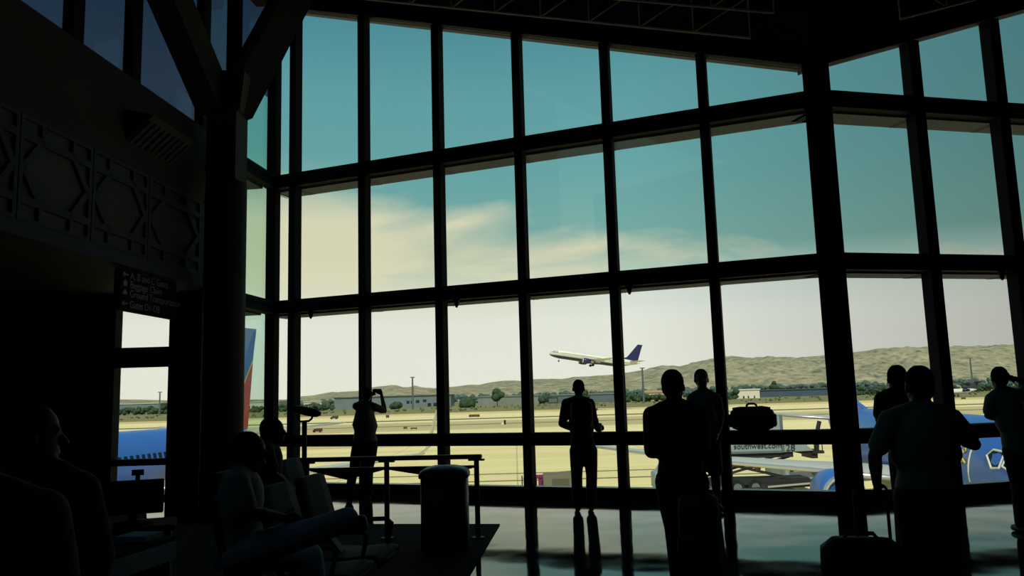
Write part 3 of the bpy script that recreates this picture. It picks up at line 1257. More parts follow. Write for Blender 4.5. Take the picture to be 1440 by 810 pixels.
def airliner(label, scheme, loc, rz, pitch=0, stretch=0, winglets=True, gear=True, side=-1, group=None, detail=True, name='airliner'):
    """local frame: nose at the origin, tail along +Y, ground at z = 0.  side: which flank carries visible doors and windows"""
    t_ = thing(name, label, 'airplane', loc, rz, group, pitch)

    def Y(y):
        return y + (stretch * .5 if y > 8 else 0) + (stretch * .5 if y > 19 else 0)
    prof = [(0, .06, 2.75), (.25, .42, 2.80), (.8, .80, 2.90), (1.5, 1.12, 3.02), (2.2, 1.38, 3.14), (3.0, 1.60, 3.25), (4.0, 1.78, 3.33), (5.2, 1.87, 3.38), (7, 1.88, 3.4), (12, 1.88, 3.4), (20, 1.88, 3.4),
            (22.5, 1.84, 3.44), (25, 1.62, 3.62), (27.5, 1.30, 3.86), (30, .88, 4.12), (32, .50, 4.32), (33.2, .22, 4.42)]
    ns = 36

    def rad(y):
        for (a, ra_, za), (c, rc, zc) in zip(prof, prof[1:]):
            if a <= y <= c:
                f = (y - a) / (c - a)
                return ra_ + (rc - ra_) * f, za + (zc - za) * f
        return prof[-1][1], prof[-1][2]

    def surf(y, ang, out=0):
        """point on the skin, ang from straight up towards the chosen side"""
        r_, z_ = rad(y)
        return Vector((side * (r_ + out) * math.sin(ang), Y(y), z_ + (r_ * 1.06 + out) * math.cos(ang)))
    mb = MB()
    mb.rings([[Vector((r_ * math.sin(2 * PI * k / ns), Y(y), z_ + 1.06 * r_ * math.cos(2 * PI * k / ns))) for k in range(ns)] for y, r_, z_ in prof])
    mb.build('fuselage', scheme['body'], t_, True)
    mb = MB()
    mb.rings([[Vector((w * math.sin(2 * PI * k / 24), Y(y), 1.95 + h * math.cos(2 * PI * k / 24))) for k in range(24)] for y, w, h in
              ((10.2, .6, .25), (11.5, 1.5, .55), (13, 1.98, .78), (17, 1.98, .80), (19, 1.6, .6), (21, .7, .3))])
    mb.build('wing_fairing', scheme['fairing'], t_, True)
    # wings: aerofoil sections
    def aero(x, yle, chord, z, th):
        up_ = [(0, 0), (.03, .35), (.12, .75), (.3, 1), (.55, .8), (.8, .38), (1, .05)]
        lo_ = [(1, -.05), (.8, -.15), (.5, -.3), (.2, -.42), (.05, -.3)]
        return [Vector((x, yle + f * chord, z + th * h)) for f, h in up_ + lo_]
    for sd in (-1, 1):
        mb = MB()
        secs = [(1.2, 11.0, 7.6, 2.30, .55), (5.6, 13.9, 4.9, 2.66, .34), (11, 16.9, 3.2, 3.0, .22), (16.6, 20.0, 1.7, 3.62, .13)]
        mb.rings([aero(sd * x, Y(13) - 13 + y, c_, z, th) for x, y, c_, z, th in secs])
        smooth_by_angle(mb.build('wing', scheme['wing'], t_), 50)
        if winglets:
            mb = MB()
            yo = Y(13) - 13
            pts = []
            for x, y, c_, z, tk in ((16.55, 20.0, 1.6, 3.62, .10), (16.95, 20.6, 1.0, 4.0, .06), (17.35, 21.5, .45, 6.1, .03)):
                pts.append([Vector((sd * (x + tk * q), yo + y + c_ * f, z)) for f, q in ((0, 0), (.3, 1), (1, 0), (.3, -1))])
            mb.rings(pts)
            mb.build('winglet', scheme.get('winglet', scheme['wing']), t_)
        mb = MB()
        mb.ell((sd * 16.4, Y(13) - 13 + 20.0, 3.6), .09, seg=8, rg=6)
        mb.build('navigation_light', mat('nav_red', (226, 60, 70), .3) if sd > 0 else mat('nav_green', (60, 180, 110), .3), t_)
        for xf in (3.6, 7.4, 10.6):
            mb = MB()
            zf = 1.95 + (xf - 1.2) * .102
            yf = Y(13) - 13 + 12.6 + xf * .62
            mb.ell((sd * xf, yf + 2.6, zf - .22), (.16, 1.35, .2), seg=10, rg=8)
            mb.build('flap_fairing', scheme.get('canoe', scheme['wing']), t_, True)
        # engine
        yo = Y(13) - 13
        M90 = Matrix.Rotation(-PI / 2, 3, 'X')      # lathe axis z -> +y
        c_ = Vector((sd * 4.85, yo + 10.6, 1.74))
        mb = MB()
        mb.lathe([(.98, .22), (1.10, .8), (1.14, 1.6), (1.06, 2.6), (.86, 3.5), (.80, 3.5), (.80, 1.0), (.86, .22)], c_, 28, M90)
        eng = mb.build('engine', scheme['engine'], t_, True)
        mb = MB()
        mb.lathe([(.80, .3), (.82, .06), (.88, 0), (.95, .05), (1.0, .26), (.97, .3)], c_, 28, M90)
        mb.build('inlet_lip', scheme['lip'], eng, True)
        mb = MB()
        mb.lathe([(.05, .35), (.25, .75), (.25, .85), (.79, .9), (.79, 1.0), (.05, 1.0)], c_, 24, M90)
        mb.build('fan', mat('fan_dark', (30, 32, 38), .4, .6), eng, True)
        mb = MB()
        mb.lathe([(.62, 3.2), (.52, 3.9), (.40, 4.3), (.2, 4.7), (.05, 4.9)], c_, 20, M90)
        mb.build('exhaust', M_alu, eng, True)
        mb = MB()
        mb.prism([c_ + Vector((-.12, 1.2, 1.0)), c_ + Vector((-.12, 4.2, .8)), c_ + Vector((-.12, 5.4, .55)), c_ + Vector((-.12, 4.0, .2)), c_ + Vector((-.12, 1.6, .8))], (.24, 0, 0))
        mb.build('pylon', scheme['engine'], t_)
        # tailplane
        mb = MB()
        secs = [(.4, 28.2, 3.5, 4.55, .22), (7.2, 32.2, 1.4, 5.15, .1)]
        mb.rings([aero(sd * x, Y(25) - 25 + y, c2, z, th) for x, y, c2, z, th in secs])
        smooth_by_angle(mb.build('tailplane', scheme['wing'], t_), 50)
        mb = MB()
        mb.tube([(sd * (.45), Y(25) - 25 + 28.18, 4.57), (sd * 7.2, Y(25) - 25 + 32.18, 5.16)], [.10, .06], 8)
        mb.build('tailplane_edge', M_alu, t_, True)
        mb = MB()
        mb.tube([(sd * x, Y(13) - 13 + y + .02, z + .01) for x, y, z in ((1.9, 11.45, 2.36), (5.6, 13.9, 2.66), (11, 16.9, 3.0), (16.6, 20.0, 3.62))], [.16, .12, .09, .06], 8)
        mb.build('wing_edge', M_alu, t_, True)
    # fin with dorsal fillet
    yo = Y(25) - 25
    mb = MB()
    out = [(23.2, 5.15), (26.2, 5.75), (27.4, 6.4), (31.3, 12.3), (33.4, 12.35), (33.0, 10.5), (32.1, 4.9), (27, 4.6)]
    ce = (29.5, 7.5)
    L1 = [Vector((.16 if 4.8 < z < 8 else .07, yo + y, z)) for y, z in out]
    L2 = [Vector((-v.x, v.y, v.z)) for v in L1]
    mb.hexa(L1, L2)
    mb.build('fin', scheme['fin'], t_, bevel=.03)
    if gear:
        for gx, gy, rr, gz in ((0, 4.4, .34, 1.4), (2.86, 15.6, .56, 1.5), (-2.86, 15.6, .56, 1.5)):
            mb = MB()
            mb.tube([(gx, Y(gy), rr), (gx, Y(gy), gz + .6)], .11, 10)
            g_ = mb.build('gear_strut', M_alu, t_)
            for sx in (-.26, .26):
                mb = MB()
                mb.tube([(gx + sx - .13, Y(gy), rr), (gx + sx + .13, Y(gy), rr)], rr, 18)
                mb.build('wheel', M_tyre, g_, bevel=.04)
    if not detail:
        # a simple window row and cockpit glazing, too small to split further
        for k in range(46):
            y = 6.2 + k * .44
            mb = MB()
            a = 1.28
            mb.hexa([surf(y, a - .08, -.02), surf(y + .24, a - .08, -.02), surf(y + .24, a + .1, -.02), surf(y, a + .1, -.02)],
                    [surf(y, a - .08, .02), surf(y + .24, a - .08, .02), surf(y + .24, a + .1, .02), surf(y, a + .1, .02)])
            mb.build('cabin_window', scheme.get('win', M_win), t_)
    else:
        yy = [y for y in [6.6 + .508 * k for k in range(40)] if y < 27]
        for y in yy:
            a = 1.30
            mb = MB()
            mb.hexa([surf(y, a - .10, -.02), surf(y + .26, a - .10, -.02), surf(y + .26, a + .11, -.02), surf(y, a + .11, -.02)],
                    [surf(y, a - .10, .025), surf(y + .26, a - .10, .025), surf(y + .26, a + .11, .025), surf(y, a + .11, .025)])
            mb.build('cabin_window', M_win, t_)

    def outline(y0, y1, a0, a1, wd, name, m_, par):
        mb = MB()
        n = 8
        path = [surf(y0, a0 + (a1 - a0) * k / n, .01) for k in range(n + 1)] + [surf(y1, a1 + (a0 - a1) * k / n, .01) for k in range(n + 1)]
        path.append(path[0])
        mb.tube(path, wd, 6, True)
        return mb.build(name, m_, par)
    cw = [((1.25, .50), (2.0, .30), (2.25, .72), (1.55, 1.02)), ((1.65, 1.06), (2.32, .78), (2.62, .86), (2.62, 1.22), (1.95, 1.28)), ((2.75, .90), (3.30, .96), (3.50, 1.12), (3.10, 1.34), (2.75, 1.28))]
    for sd2 in ((1, -1) if not detail else (1, -1)):
        for w in cw:
            def sp2(y, a, o):
                v = surf(y, a, o)
                return Vector((v.x * sd2, v.y, v.z))
            mb = MB()
            mb.hexa([sp2(y, a, -.04) for y, a in w], [sp2(y, a, .02) for y, a in w])
            pn = mb.build('cockpit_window', M_win, t_)
            if detail and sd2 == 1:
                mb = MB()
                pp = [sp2(y, a, .02) for y, a in w]
                pp.append(pp[0])
                mb.tube(pp, .045, 6)
                mb.build('window_surround', M_whitep, pn)
    if detail:
        d_ = outline(4.55, 5.45, .95, 1.92, .035, 'service_door', M_whitep, t_)
        mb = MB()
        mb.tube([surf(4.75, 1.40, .04), surf(4.95, 1.33, .06), surf(5.1, 1.43, .04)], .04, 6)
        mb.build('door_handle', mat('yellow_gold', (222, 196, 96), .5), d_)
        mb = MB()
        mb.tube([surf(4.9, 1.15, .03), surf(5.02, 1.10, .03), surf(5.12, 1.16, .03), surf(5.02, 1.22, .03), surf(4.9, 1.15, .03)], .025, 6)
        mb.build('door_porthole', mat('yellow_gold', (222, 196, 96), .5), d_)
        outline(26.0, 26.85, 1.02, 1.85, .035, 'service_door', M_whitep, t_)
        outline(13.8, 14.35, 1.02, 1.5, .03, 'emergency_exit', M_whitep, t_)
    return t_


blue, orange, red, silver = (62, 112, 196), (238, 160, 40), (196, 52, 44), (206, 202, 190)
mbody = banded('livery_blue_body', (0, 0, .125, 0), [(0, red), (.262, orange), (.298, (232, 196, 90)), (.306, blue)], .30)
mfin = banded('livery_blue_fin', (0, .055, .05, -1.66), [(0, blue), (.60, orange), (.645, red)], .3)
# the fin band runs from the tip down towards the dorsal fillet; the very tip stays blue
t = mfin.node_tree
r0 = [n for n in t.nodes if n.type == 'VALTORGB'][0]
sx = N(t, 'ShaderNodeSeparateXYZ')
t.links.new([n for n in t.nodes if n.type == 'TEX_COORD'][0].outputs['Object'], sx.inputs[0])
# value = z - 1.15*(y-33): front/up is large -> blue
md = N(t, 'ShaderNodeMath', operation='MULTIPLY_ADD')
md.inputs[1].default_value = -1.25
t.links.new(sx.outputs['Y'], md.inputs[0])
t.links.new(sx.outputs['Z'], md.inputs[2])
mr2 = N(t, 'ShaderNodeMapRange')
mr2.inputs[1].default_value = -38.25
mr2.inputs[2].default_value = -23.25
t.links.new(md.outputs[0], mr2.inputs[0])
els = r0.color_ramp.elements
els[0].color = (*lin(red), 1)
els[1].position = .462
els[1].color = (*lin((240, 190, 90)), 1)
els[2].position = .480
els[2].color = (*lin(blue), 1)
t.links.new(mr2.outputs[0], r0.inputs[0])
M_bluep = mat('royal_blue_paint', (62, 112, 196), .3)
sw = dict(body=mbody, fairing=M_wing, wing=M_wing, engine=M_bluep, lip=M_alu, fin=mfin, canoe=mat('dull_red_paint', (140, 58, 50), .4), winglet=M_whitep)
airliner('parked blue airliner with orange stripe at the right, nose by the pale shirted man', sw, (18.2, 26.5, GZ), -.140, side=-1, group='parked blue airliners')
airliner('parked blue airliner at the left, its roof seen through the narrow opening', sw, (-25.3, 28.5, GZ), -.172, side=1, group='parked blue airliners')

# departing airliner, white over navy
mb2 = banded('livery_white_navy', (0, 0, .125, 0), [(0, (40, 44, 82)), (.31, (150, 150, 150)), (.335, (206, 210, 196)), (.47, (96, 106, 126)), (.495, (232, 230, 218))], .35)
mf2 = mat('navy_paint', (30, 36, 84), .35)
us_ = dict(body=mb2, fairing=M_navyp, wing=M_wing, engine=M_navyp, lip=M_alu, fin=mf2, win=mat('dark_slate', (70, 78, 96), .4))
D_ = 345
pn = aty(772.5, 497.5, D_)
dep = airliner('white and navy airliner climbing away above the hills', us_, (0, 0, 0), -PI / 2 + .12, -.158, 6.2, False, True, -1, detail=False)
dep.rotation_euler = (-.168, 0, -PI / 2 + .10)
bpy.context.view_layer.update()
off = dep.matrix_world.to_3x3() @ Vector((0, 0, 2.8))
dep.location = pn - off

# far rear-engined airliner on the taxiway, partly behind the mullion
p = onz(1351, 557.5, GZ)
t_ = thing('regional_jet', 'small far white jet with dark T-tail at the right, nose hidden by the mullion', 'airplane', (p.x, p.y, GZ), -PI / 2 + .05)
k = 1.15
mb = MB()
pr = [(0, .05, 1.9), (.6, .6, 2.0), (2, 1.15, 2.15), (4, 1.35, 2.2), (17, 1.35, 2.2), (20, 1.1, 2.45), (23, .6, 2.8), (25, .15, 3.0)]
mb.rings([[Vector((r_ * k * math.sin(2 * PI * q / 20), (y - 17) * k, (z_ + r_ * math.cos(2 * PI * q / 20)) * k)) for q in range(20)] for y, r_, z_ in pr])
mb.build('fuselage', M_whitep, t_, True)
for sx in (-1, 1):
    mb = MB()
    mb.lathe([(.55, 0), (.78, .4), (.8, 1.6), (.5, 3.0)], (sx * 2.0 * k, (17.2 - 17) * k, 2.8 * k), 16, Matrix.Rotation(-PI / 2, 3, 'X') * k)
    mb.build('engine', M_navyp, t_, True)
    mb = MB()
    mb.hexa([Vector((sx * q[0] * k, (q[1] - 17) * k, q[2] * k)) for q in ((0, 24, 6.4), (0, 26.2, 6.4), (3.4, 27.2, 6.5), (3.4, 25.9, 6.5))],
            [Vector((sx * q[0] * k, (q[1] - 17) * k, (q[2] + .2) * k)) for q in ((0, 24, 6.4), (0, 26.2, 6.4), (3.4, 27.2, 6.5), (3.4, 25.9, 6.5))])
    mb.build('tailplane', mat('maroon_paint', (92, 30, 48), .5), t_)
    mb = MB()
    mb.hexa([Vector((sx * q[0] * k, (q[1] - 17) * k, q[2] * k)) for q in ((.8, 8, 1.4), (.8, 13, 1.4), (10, 15, 2), (10, 13.5, 2))],
            [Vector((sx * q[0] * k, (q[1] - 17) * k, (q[2] + .25) * k)) for q in ((.8, 8, 1.4), (.8, 13, 1.4), (10, 15, 2), (10, 13.5, 2))])
    mb.build('wing', M_wing, t_)
mb = MB()
mb.prism([Vector((-.12, (y - 17) * k, z * k)) for y, z in ((20, 3.2), (24.2, 6.6), (26.3, 6.6), (24.6, 3.0))], (.24, 0, 0))
mb.build('fin', mat('slate_fin', (58, 62, 76), .4), t_)
for gx, gy in ((0, 3), (1.6, 15), (-1.6, 15)):
    mb = MB()
    mb.tube([(gx - .2, (gy - 17) * k, .45), (gx + .2, (gy - 17) * k, .45)], .45, 12)
    mb.box(gx - .08, gx + .08, (gy - 17) * k - .08, (gy - 17) * k + .08, .4, 1.6)
    mb.build('landing_gear', M_tyre, t_)

# ------------------------------------------------------------------ catering truck with raised box, at the aft door of the right airliner
TY = 53.0
ta = aty(1103, 640, TY)
az = -.02
t_ = thing('catering_truck', 'grey catering truck with its box raised on scissor legs behind the wing', 'truck', (ta.x, TY, GZ), az)
zt_, zb_ = aty(1103, 585.5, TY).z - GZ, aty(1103, 636, TY).z - GZ
M_box = mat('box_grey', (150, 166, 164), .55, noise_amt=.06, noise_scale=1)
M_boxd = mat('box_trim', (98, 112, 112), .55)
M_steel = mat('dark_steel', (34, 36, 38), .6)
mb = MB()
mb.box(-6.2, 0, 0, 2.4, zb_, zt_)
bx_ = mb.build('box_body', M_box, t_, bevel=.03)
mb = MB()
mb.box(-6.2, 0, -.03, 2.43, zb_ - .02, zb_ + .12)
mb.box(-.14, .03, -.05, .02, zb_, zt_ + .1)
mb.build('box_trim', M_boxd, bx_)
mb = MB()
mb.box(-6.0, .6, .1, 2.3, zb_ - .32, zb_)
mb.build('lift_frame', M_steel, t_)
# tapered front hood with the number
mb = MB()
mb.prism([(0, -.02, zb_), (1.9, -.02, zb_ + .05), (1.3, -.02, zb_ + .55), (.8, -.02, zb_ + 1.0), (0, -.02, zb_ + 1.2)], (0, 2.4, 0))
mb.build('front_bay', M_box, t_, bevel=.02)
mb = MB()
mb.box(1.2, 2.6, .1, 2.3, zb_ - .15, zb_ + .02)
mb.box(1.8, 2.2, .2, 2.2, zb_ - .45, zb_ - .15)
mb.build('platform', M_steel, t_)
mb = MB()
for x in (1.5, 2.0, 2.5):
    mb.tube([(x, .15, zb_), (x, .15, zb_ + 1.05)], .03, 6)
for z in (.55, 1.05):
    mb.tube([(1.5, .15, zb_ + z), (2.5, .15, zb_ + z)], .03, 6)
mb.build('guard_rail', M_steel, t_)
mb = MB()
mb.tube([(2.2, .3, zb_ + .05), (2.3, .3, zb_ + 1.2), (2.5, .3, zb_ + 1.9)], .14, 8)
mb.build('canopy_strut', M_steel, t_)
for y in (.35, 2.05):
    for a, c in (((-5.2, .95), (.4, zb_ - .3)), ((-5.2, zb_ - .3), (.4, .95))):
        mb = MB()
        mb.bar((a[0], y, a[1]), (c[0], y, c[1]), .12, .26, (0, 1, 0))
        mb.build('scissor_arm', M_steel, t_)
mb = MB()
mb.box(-7.4, 1.6, .25, 2.15, .62, 1.0)
mb.box(-1.6, 1.2, .1, 2.3, .4, .7)
mb.build('chassis', M_steel, t_, bevel=.02)
mb = MB()
mb.prism([(-8.3, .2, .5), (-6.3, .2, .5), (-6.3, .2, 2.3), (-7.6, .2, 2.25), (-8.0, .2, 1.6), (-8.3, .2, 1.5)], (0, 2.0, 0))
mb.build('cab', M_box, t_, bevel=.05)
for x in (-7.2, -3.05, -1.9):
    for y in (.35, 2.05):
        mb = MB()
        mb.tube([(x, y - .16, .48), (x, y + .16, .48)], .48, 18)
        w_ = mb.build('wheel', M_tyre, t_, bevel=.03)
        mb = MB()
        mb.tube([(x, y - .19, .48), (x, y + .19, .48)], .27, 14)
        mb.build('hub', M_boxd, w_)
M_blk = mat('text_dark', (44, 52, 58), .6)
xt = aty(1031, 630, TY).x - ta.x
text_mesh('southwest.com', .50, 'lettering', M_blk, t_, (xt + .05, -.035, aty(1031, 631.5, TY).z - GZ), (PI / 2, 0, 0), .01)
text_mesh('28', .62, 'number', M_blk, t_, (aty(1104.5, 630, TY).x - ta.x, -.06, aty(1104, 634.0, TY).z - GZ), (PI / 2, 0, 0), .01)

# white service van box below the wing
p = aty(1128, 690, 58)
t_ = thing('service_van', 'white box van parked under the wing beside the blue engine', 'van', (p.x, 58, GZ))
hh = aty(1128, 655, 58).z - GZ
mb = MB()
mb.box(-1.15, 1.7, 0, 4.5, .35, hh)
vb = mb.build('van_body', M_box, t_, bevel=.06)
mb = MB()
mb.box(-.8, .9, -.03, .05, hh - .75, hh - .4)
mb.build('rear_marking', M_boxd, vb)
mb = MB()
mb.box(-.75, -.5, -.05, .03, .95, 1.25)
mb.build('tail_lamp', M_steel, vb)
for x in (-.8, 1.35):
    for y in (.8, 3.6):
        mb = MB()
        mb.tube([(x - .12, y, .36), (x + .12, y, .36)], .36, 14)
        mb.build('wheel', M_tyre, t_)

# low tow bar / conveyor in front of the truck
p = aty(1085, 690, 49)
t_ = thing('belt_loader', 'low dark belt loader parked in front of the scissor truck', 'belt loader', (p.x, 49, GZ), .0)
mb = MB()
mb.box(-3.4, 1.6, 0, 1.5, .35, .75)
mb.build('chassis', M_steel, t_, bevel=.05)
mb = MB()
mb.bar((-3.0, .4, .72), (3.6, .4, 1.05), .7, .12)
mb.build('conveyor', M_steel, t_)
mb = MB()
mb.bar((-.2, .0, .98), (2.3, .0, 1.12), .08, .10)
mb.build('side_rail', mat('rail_pale', (176, 178, 160), .5), t_)
for x in (-2.6, 1.0):
    for y in (.1, 1.4):
        mb = MB()
        mb.tube([(x, y - .1, .34), (x, y + .1, .34)], .34, 16)
        mb.build('wheel', M_tyre, t_)

# baggage carts on the apron, left of the backpack wearer
p = aty(757, 690, 55)
t_ = thing('baggage_cart', 'open baggage cart loaded with purple bags beside the middle mullion', 'cart', (p.x, 55, GZ))
mb = MB()
mb.box(-1.1, 1.1, 0, 1.4, .45, .6)
mb.build('deck', M_steel, t_)
for x in (-1.05, 1.05):
    mb = MB()
    mb.box(x - .04, x + .04, 0, 1.4, .6, 1.35)
    mb.build('end_panel', M_steel, t_)
for x in (-.75, .75):
    for y in (.15, 1.25):
        mb = MB()
        mb.tube([(x, y - .07, .23), (x, y + .07, .23)], .23, 12)
        mb.build('wheel', M_tyre, t_)
M_purple = mat('purple_fabric', (128, 38, 92), .8)
for i, (x, y, z, w, h) in enumerate(((-.53, .3, .6, .42, .62), (.5, .3, .6, .45, .62), (-.5, 1.0, .6, .45, .72), (.5, 1.0, .6, .45, .66), (-.05, .35, 1.23, .55, .22))):
    mb = MB()
    mb.box(-w, w, -.24, .24, 0, h)
    o = mb.build('suitcase', M_purple, bevel=.06, loc=(p.x + x, 55 + y, GZ + z + .005))
    tag(o, ['purple suitcase at the left end of the open baggage cart', 'purple suitcase at the right end of the open baggage cart', 'purple suitcase at the back of the open baggage cart, left', 'purple suitcase at the back of the open baggage cart, right', 'purple bag lying on top of the baggage cart load'][i], 'suitcase', 'bags on the baggage cart')
p = aty(790, 690, 53.2)
t_ = thing('baggage_container', 'grey covered baggage cart with a slanted top left of the backpack wearer', 'cart', (p.x, 53.2, GZ))
hh = aty(788, 665.5, 53.2).z - GZ
mb = MB()
mb.prism([(-1.15, 0, .4), (1.25, 0, .4), (1.25, 0, hh + .05), (-1.15, 0, hh - .1)], (0, 1.5, 0))
mb.build('hood', mat('cart_grey', (112, 112, 92), .7), t_, bevel=.03)
mb = MB()
mb.box(-.6, .5, -.03, .03, .5, hh - .35)
mb.build('curtain', mat('cart_curtain', (84, 86, 74), .8), t_)
for x in (-.8, .85):
    for y in (.15, 1.35):
        mb = MB()
        mb.tube([(x, y - .07, .23), (x, y + .07, .23)], .23, 12)
        mb.build('wheel', M_tyre, t_)
#@@PART3
# ------------------------------------------------------------------ furniture in the hall
M_black = mat('black_plastic', (9, 10, 12), .75, spec=.15)
M_vinyl = mat('seat_vinyl', (14, 16, 27), .7, spec=.2, noise_amt=.08)
M_steelp = mat('painted_steel', (15, 16, 20), .5, 0, spec=.3)
M_bin = mat('bin_grey_blue', (40, 44, 58), .38, .2)

# domed trash bin
p = onz(627, 772, 0)
t_ = thing('trash_bin', 'dark round-shouldered trash bin with domed top on the carpet edge', 'trash bin', (p.x, p.y, .012))


def rsq(hw, hd, z, r, n=6):
    out = []
    for cx, cy, a0 in ((hw - r, hd - r, 0), (-hw + r, hd - r, PI / 2), (-hw + r, -hd + r, PI), (hw - r, -hd + r, 1.5 * PI)):
        for k in range(n + 1):
            a = a0 + PI / 2 * k / n
            out.append(Vector((cx + r * math.cos(a), cy + r * math.sin(a), z)))
    return out


mb = MB()
mb.rings([rsq(.245, .245, z, .12) for z in (0.03, .74)])
mb.build('body', M_bin, t_, True)
mb = MB()
mb.rings([rsq(.25 - .0, .25, 0, .12), rsq(.25, .25, .035, .12)])
mb.build('base_ring', M_black, t_)
mb = MB()
mb.rings([rsq(w, w, z, .12 * w / .26) for w, z in ((.262, .735), (.265, .765), (.25, .80), (.20, .83), (.12, .85), (.02, .858))])
mb.build('dome_lid', M_bin, t_, True)
for x in (-.16, .16):
    mb = MB()
    mb.box(x - .012, x + .012, -.253, -.24, .08, .70)
    mb.build('corner_rib', M_steelp, t_)

# standing counter rail with two posts and inverted triangular panels
t_ = thing('counter_rail', 'black standing rail with two posts and hanging triangular panels behind the trash bin', 'railing', (0, 0, .012))
pa, pb = Vector((aty(543, 560, 9.5).x, 9.5, 0)), Vector((aty(668, 560, 9.36).x, 9.36, 0))
dr = (pb - pa).normalized()
pl = pa - dr * 1.08
nr = Vector((-dr.y, dr.x, 0))
zt, zl = .895, .785
mb = MB()
mb.bar(pl + Vector((0, 0, zt)), pb + dr * .06 + Vector((0, 0, zt)), .09, .05)
mb.build('top_bar', M_steelp, t_, bevel=.008)
mb = MB()
mb.bar(pl + Vector((0, 0, zl)), pb - dr * .03 + Vector((0, 0, zl)), .05, .028)
mb.build('lower_bar', M_steelp, t_)
for q in (pl + dr * .12, pa, pb):
    mb = MB()
    mb.tube([q, q + Vector((0, 0, zt))], .030, 12)
    po = mb.build('post', M_steelp, t_, True)
    mb = MB()
    mb.tube([q, q + Vector((0, 0, .012))], .075, 16)
    mb.build('foot_plate', M_steelp, po)
    mb = MB()
    mb.bar(q - dr * .09 + Vector((0, 0, zt - .035)), q + dr * .09 + Vector((0, 0, zt - .035)), .06, .02)
    mb.build('bracket', M_steelp, po)
for a, c, dp in ((pl + dr * .16, pa - dr * .03, .125), (pa + dr * .03, pb - dr * .05, .10)):
    mid = (a + c) / 2
    mb = MB()
    mb.prism([a + Vector((0, 0, zl)) - nr * .012, c + Vector((0, 0, zl)) - nr * .012, c + Vector((0, 0, zl - .02)) - nr * .012, mid + Vector((0, 0, zl - dp)) - nr * .012, a + Vector((0, 0, zl - .02)) - nr * .012], nr * .024)
    mb.build('triangular_panel', M_black, t_)

# pole mounted viewer
p = aty(428, 640, 9.95)
t_ = thing('viewing_scope', 'dark pole-mounted viewer with a tilted oblong head in front of the left mullion', 'viewer', (p.x, p.y, .012))
mb = MB()
mb.tube([(0, 0, 0), (0, 0, 1.34)], .030, 14)
mb.build('pole', M_steelp, t_, True)
mb = MB()
mb.lathe([(.15, 0), (.15, .015), (.05, .03), (.04, .06)], n=20)
mb.build('base', M_steelp, t_, True)
mb = MB()
mb.tube([(-.055, 0, 1.33), (.05, 0, 1.335), (.085, 0, 1.36), (.10, 0, 1.40)], .014, 8)
mb.tube([(-.055, 0, 1.33), (-.075, 0, 1.37), (-.085, 0, 1.42)], .014, 8)
mb.build('yoke', M_steelp, t_, True)
mb = MB()
Mt = Matrix.Translation((.02, 0, 1.455)) @ Matrix.Rotation(.22, 4, 'Y')
rr = []
for x, w, h in ((-.15, .045, .028), (-.13, .06, .045), (.0, .065, .055), (.12, .062, .05), (.155, .05, .04), (.165, .03, .02)):
    rr.append([Mt @ Vector((x, w * math.cos(2 * PI * k / 16), h * math.sin(2 * PI * k / 16))) for k in range(16)])
mb.rings(rr)
mb.build('head', M_bin, t_, True)
mb = MB()
mb.tube([Mt @ Vector((.16, 0, 0)), Mt @ Vector((.18, 0, 0))], .026, 14)
mb.build('lens', M_black, t_)

# seating
LD8 = Vector((math.sin(.14), math.cos(.14), 0))


def bench(label, loc, rz, n=3, group='beam seats'):
    t_ = thing('beam_seat', label, 'seat', loc, rz, group)
    # local: row along +Y, sitters face +X
    mb = MB()
    mb.box(-.05, .05, -.28, (n - 1) * .62 + .28, .30, .37)
    mb.build('beam', M_steelp, t_, bevel=.008)
    for y in (0, (n - 1) * .62):
        mb = MB()
        mb.bar((0, y, .30), (.26, y, .03), .05, .05)
        mb.bar((0, y, .30), (-.26, y, .03), .05, .05)
        mb.box(-.32, .32, y - .03, y + .03, 0, .035)
        mb.build('leg', M_steelp, t_)
    for k in range(n):
        y = k * .62
        mb = MB()
        rr = []
        for x, z in ((-.20, .40), (-.18, .445), (.0, .44), (.20, .46), (.27, .445), (.26, .40)):
            rr.append([Vector((x, y + f, z + (.0 if abs(f) < .2 else -.01))) for f in (-.27, -.2, 0, .2, .27)] + [Vector((x, y + f, z - .045)) for f in (.27, 0, -.27)])
        mb.rings(rr)
        mb.build('seat', M_vinyl, t_, True)
        mb = MB()
        rr = []
        for x, z, w in ((-.20, .50, .24), (-.24, .66, .26), (-.29, .84, .26), (-.33, .98, .24), (-.345, 1.0, .20)):
            rr.append([Vector((x - .025 * abs(f) / .26 * 0 + .0, y + f * w / .26, z)) for f in (-.26, -.13, 0, .13, .26)] + [Vector((x - .045, y + f * w / .26, z)) for f in (.26, 0, -.26)])
        mb.rings(rr)
        br = mb.build('backrest', M_vinyl, t_, True)
        mb = MB()
        mb.bar((-.03, y, .35), (-.235, y, .6), .10, .03)
        mb.build('back_bracket', M_steelp, br)
    for k in range(n + 1):
        y = k * .62 - .31
        mb = MB()
        mb.tube([(-.22, y, .62), (.16, y, .63), (.20, y, .60), (.16, y, .40), (.0, y, .36)], .018, 8)
        mb.build('armrest', M_black, t_, True)
    return t_


bench('row of beam seats on the carpet, holding the man with a crossed leg', (-1.42, 5.08, .012), -.14)
bench('row of beam seats farther back beside the column with one sitter', (-2.12, 7.0, .012), -.14, 3)

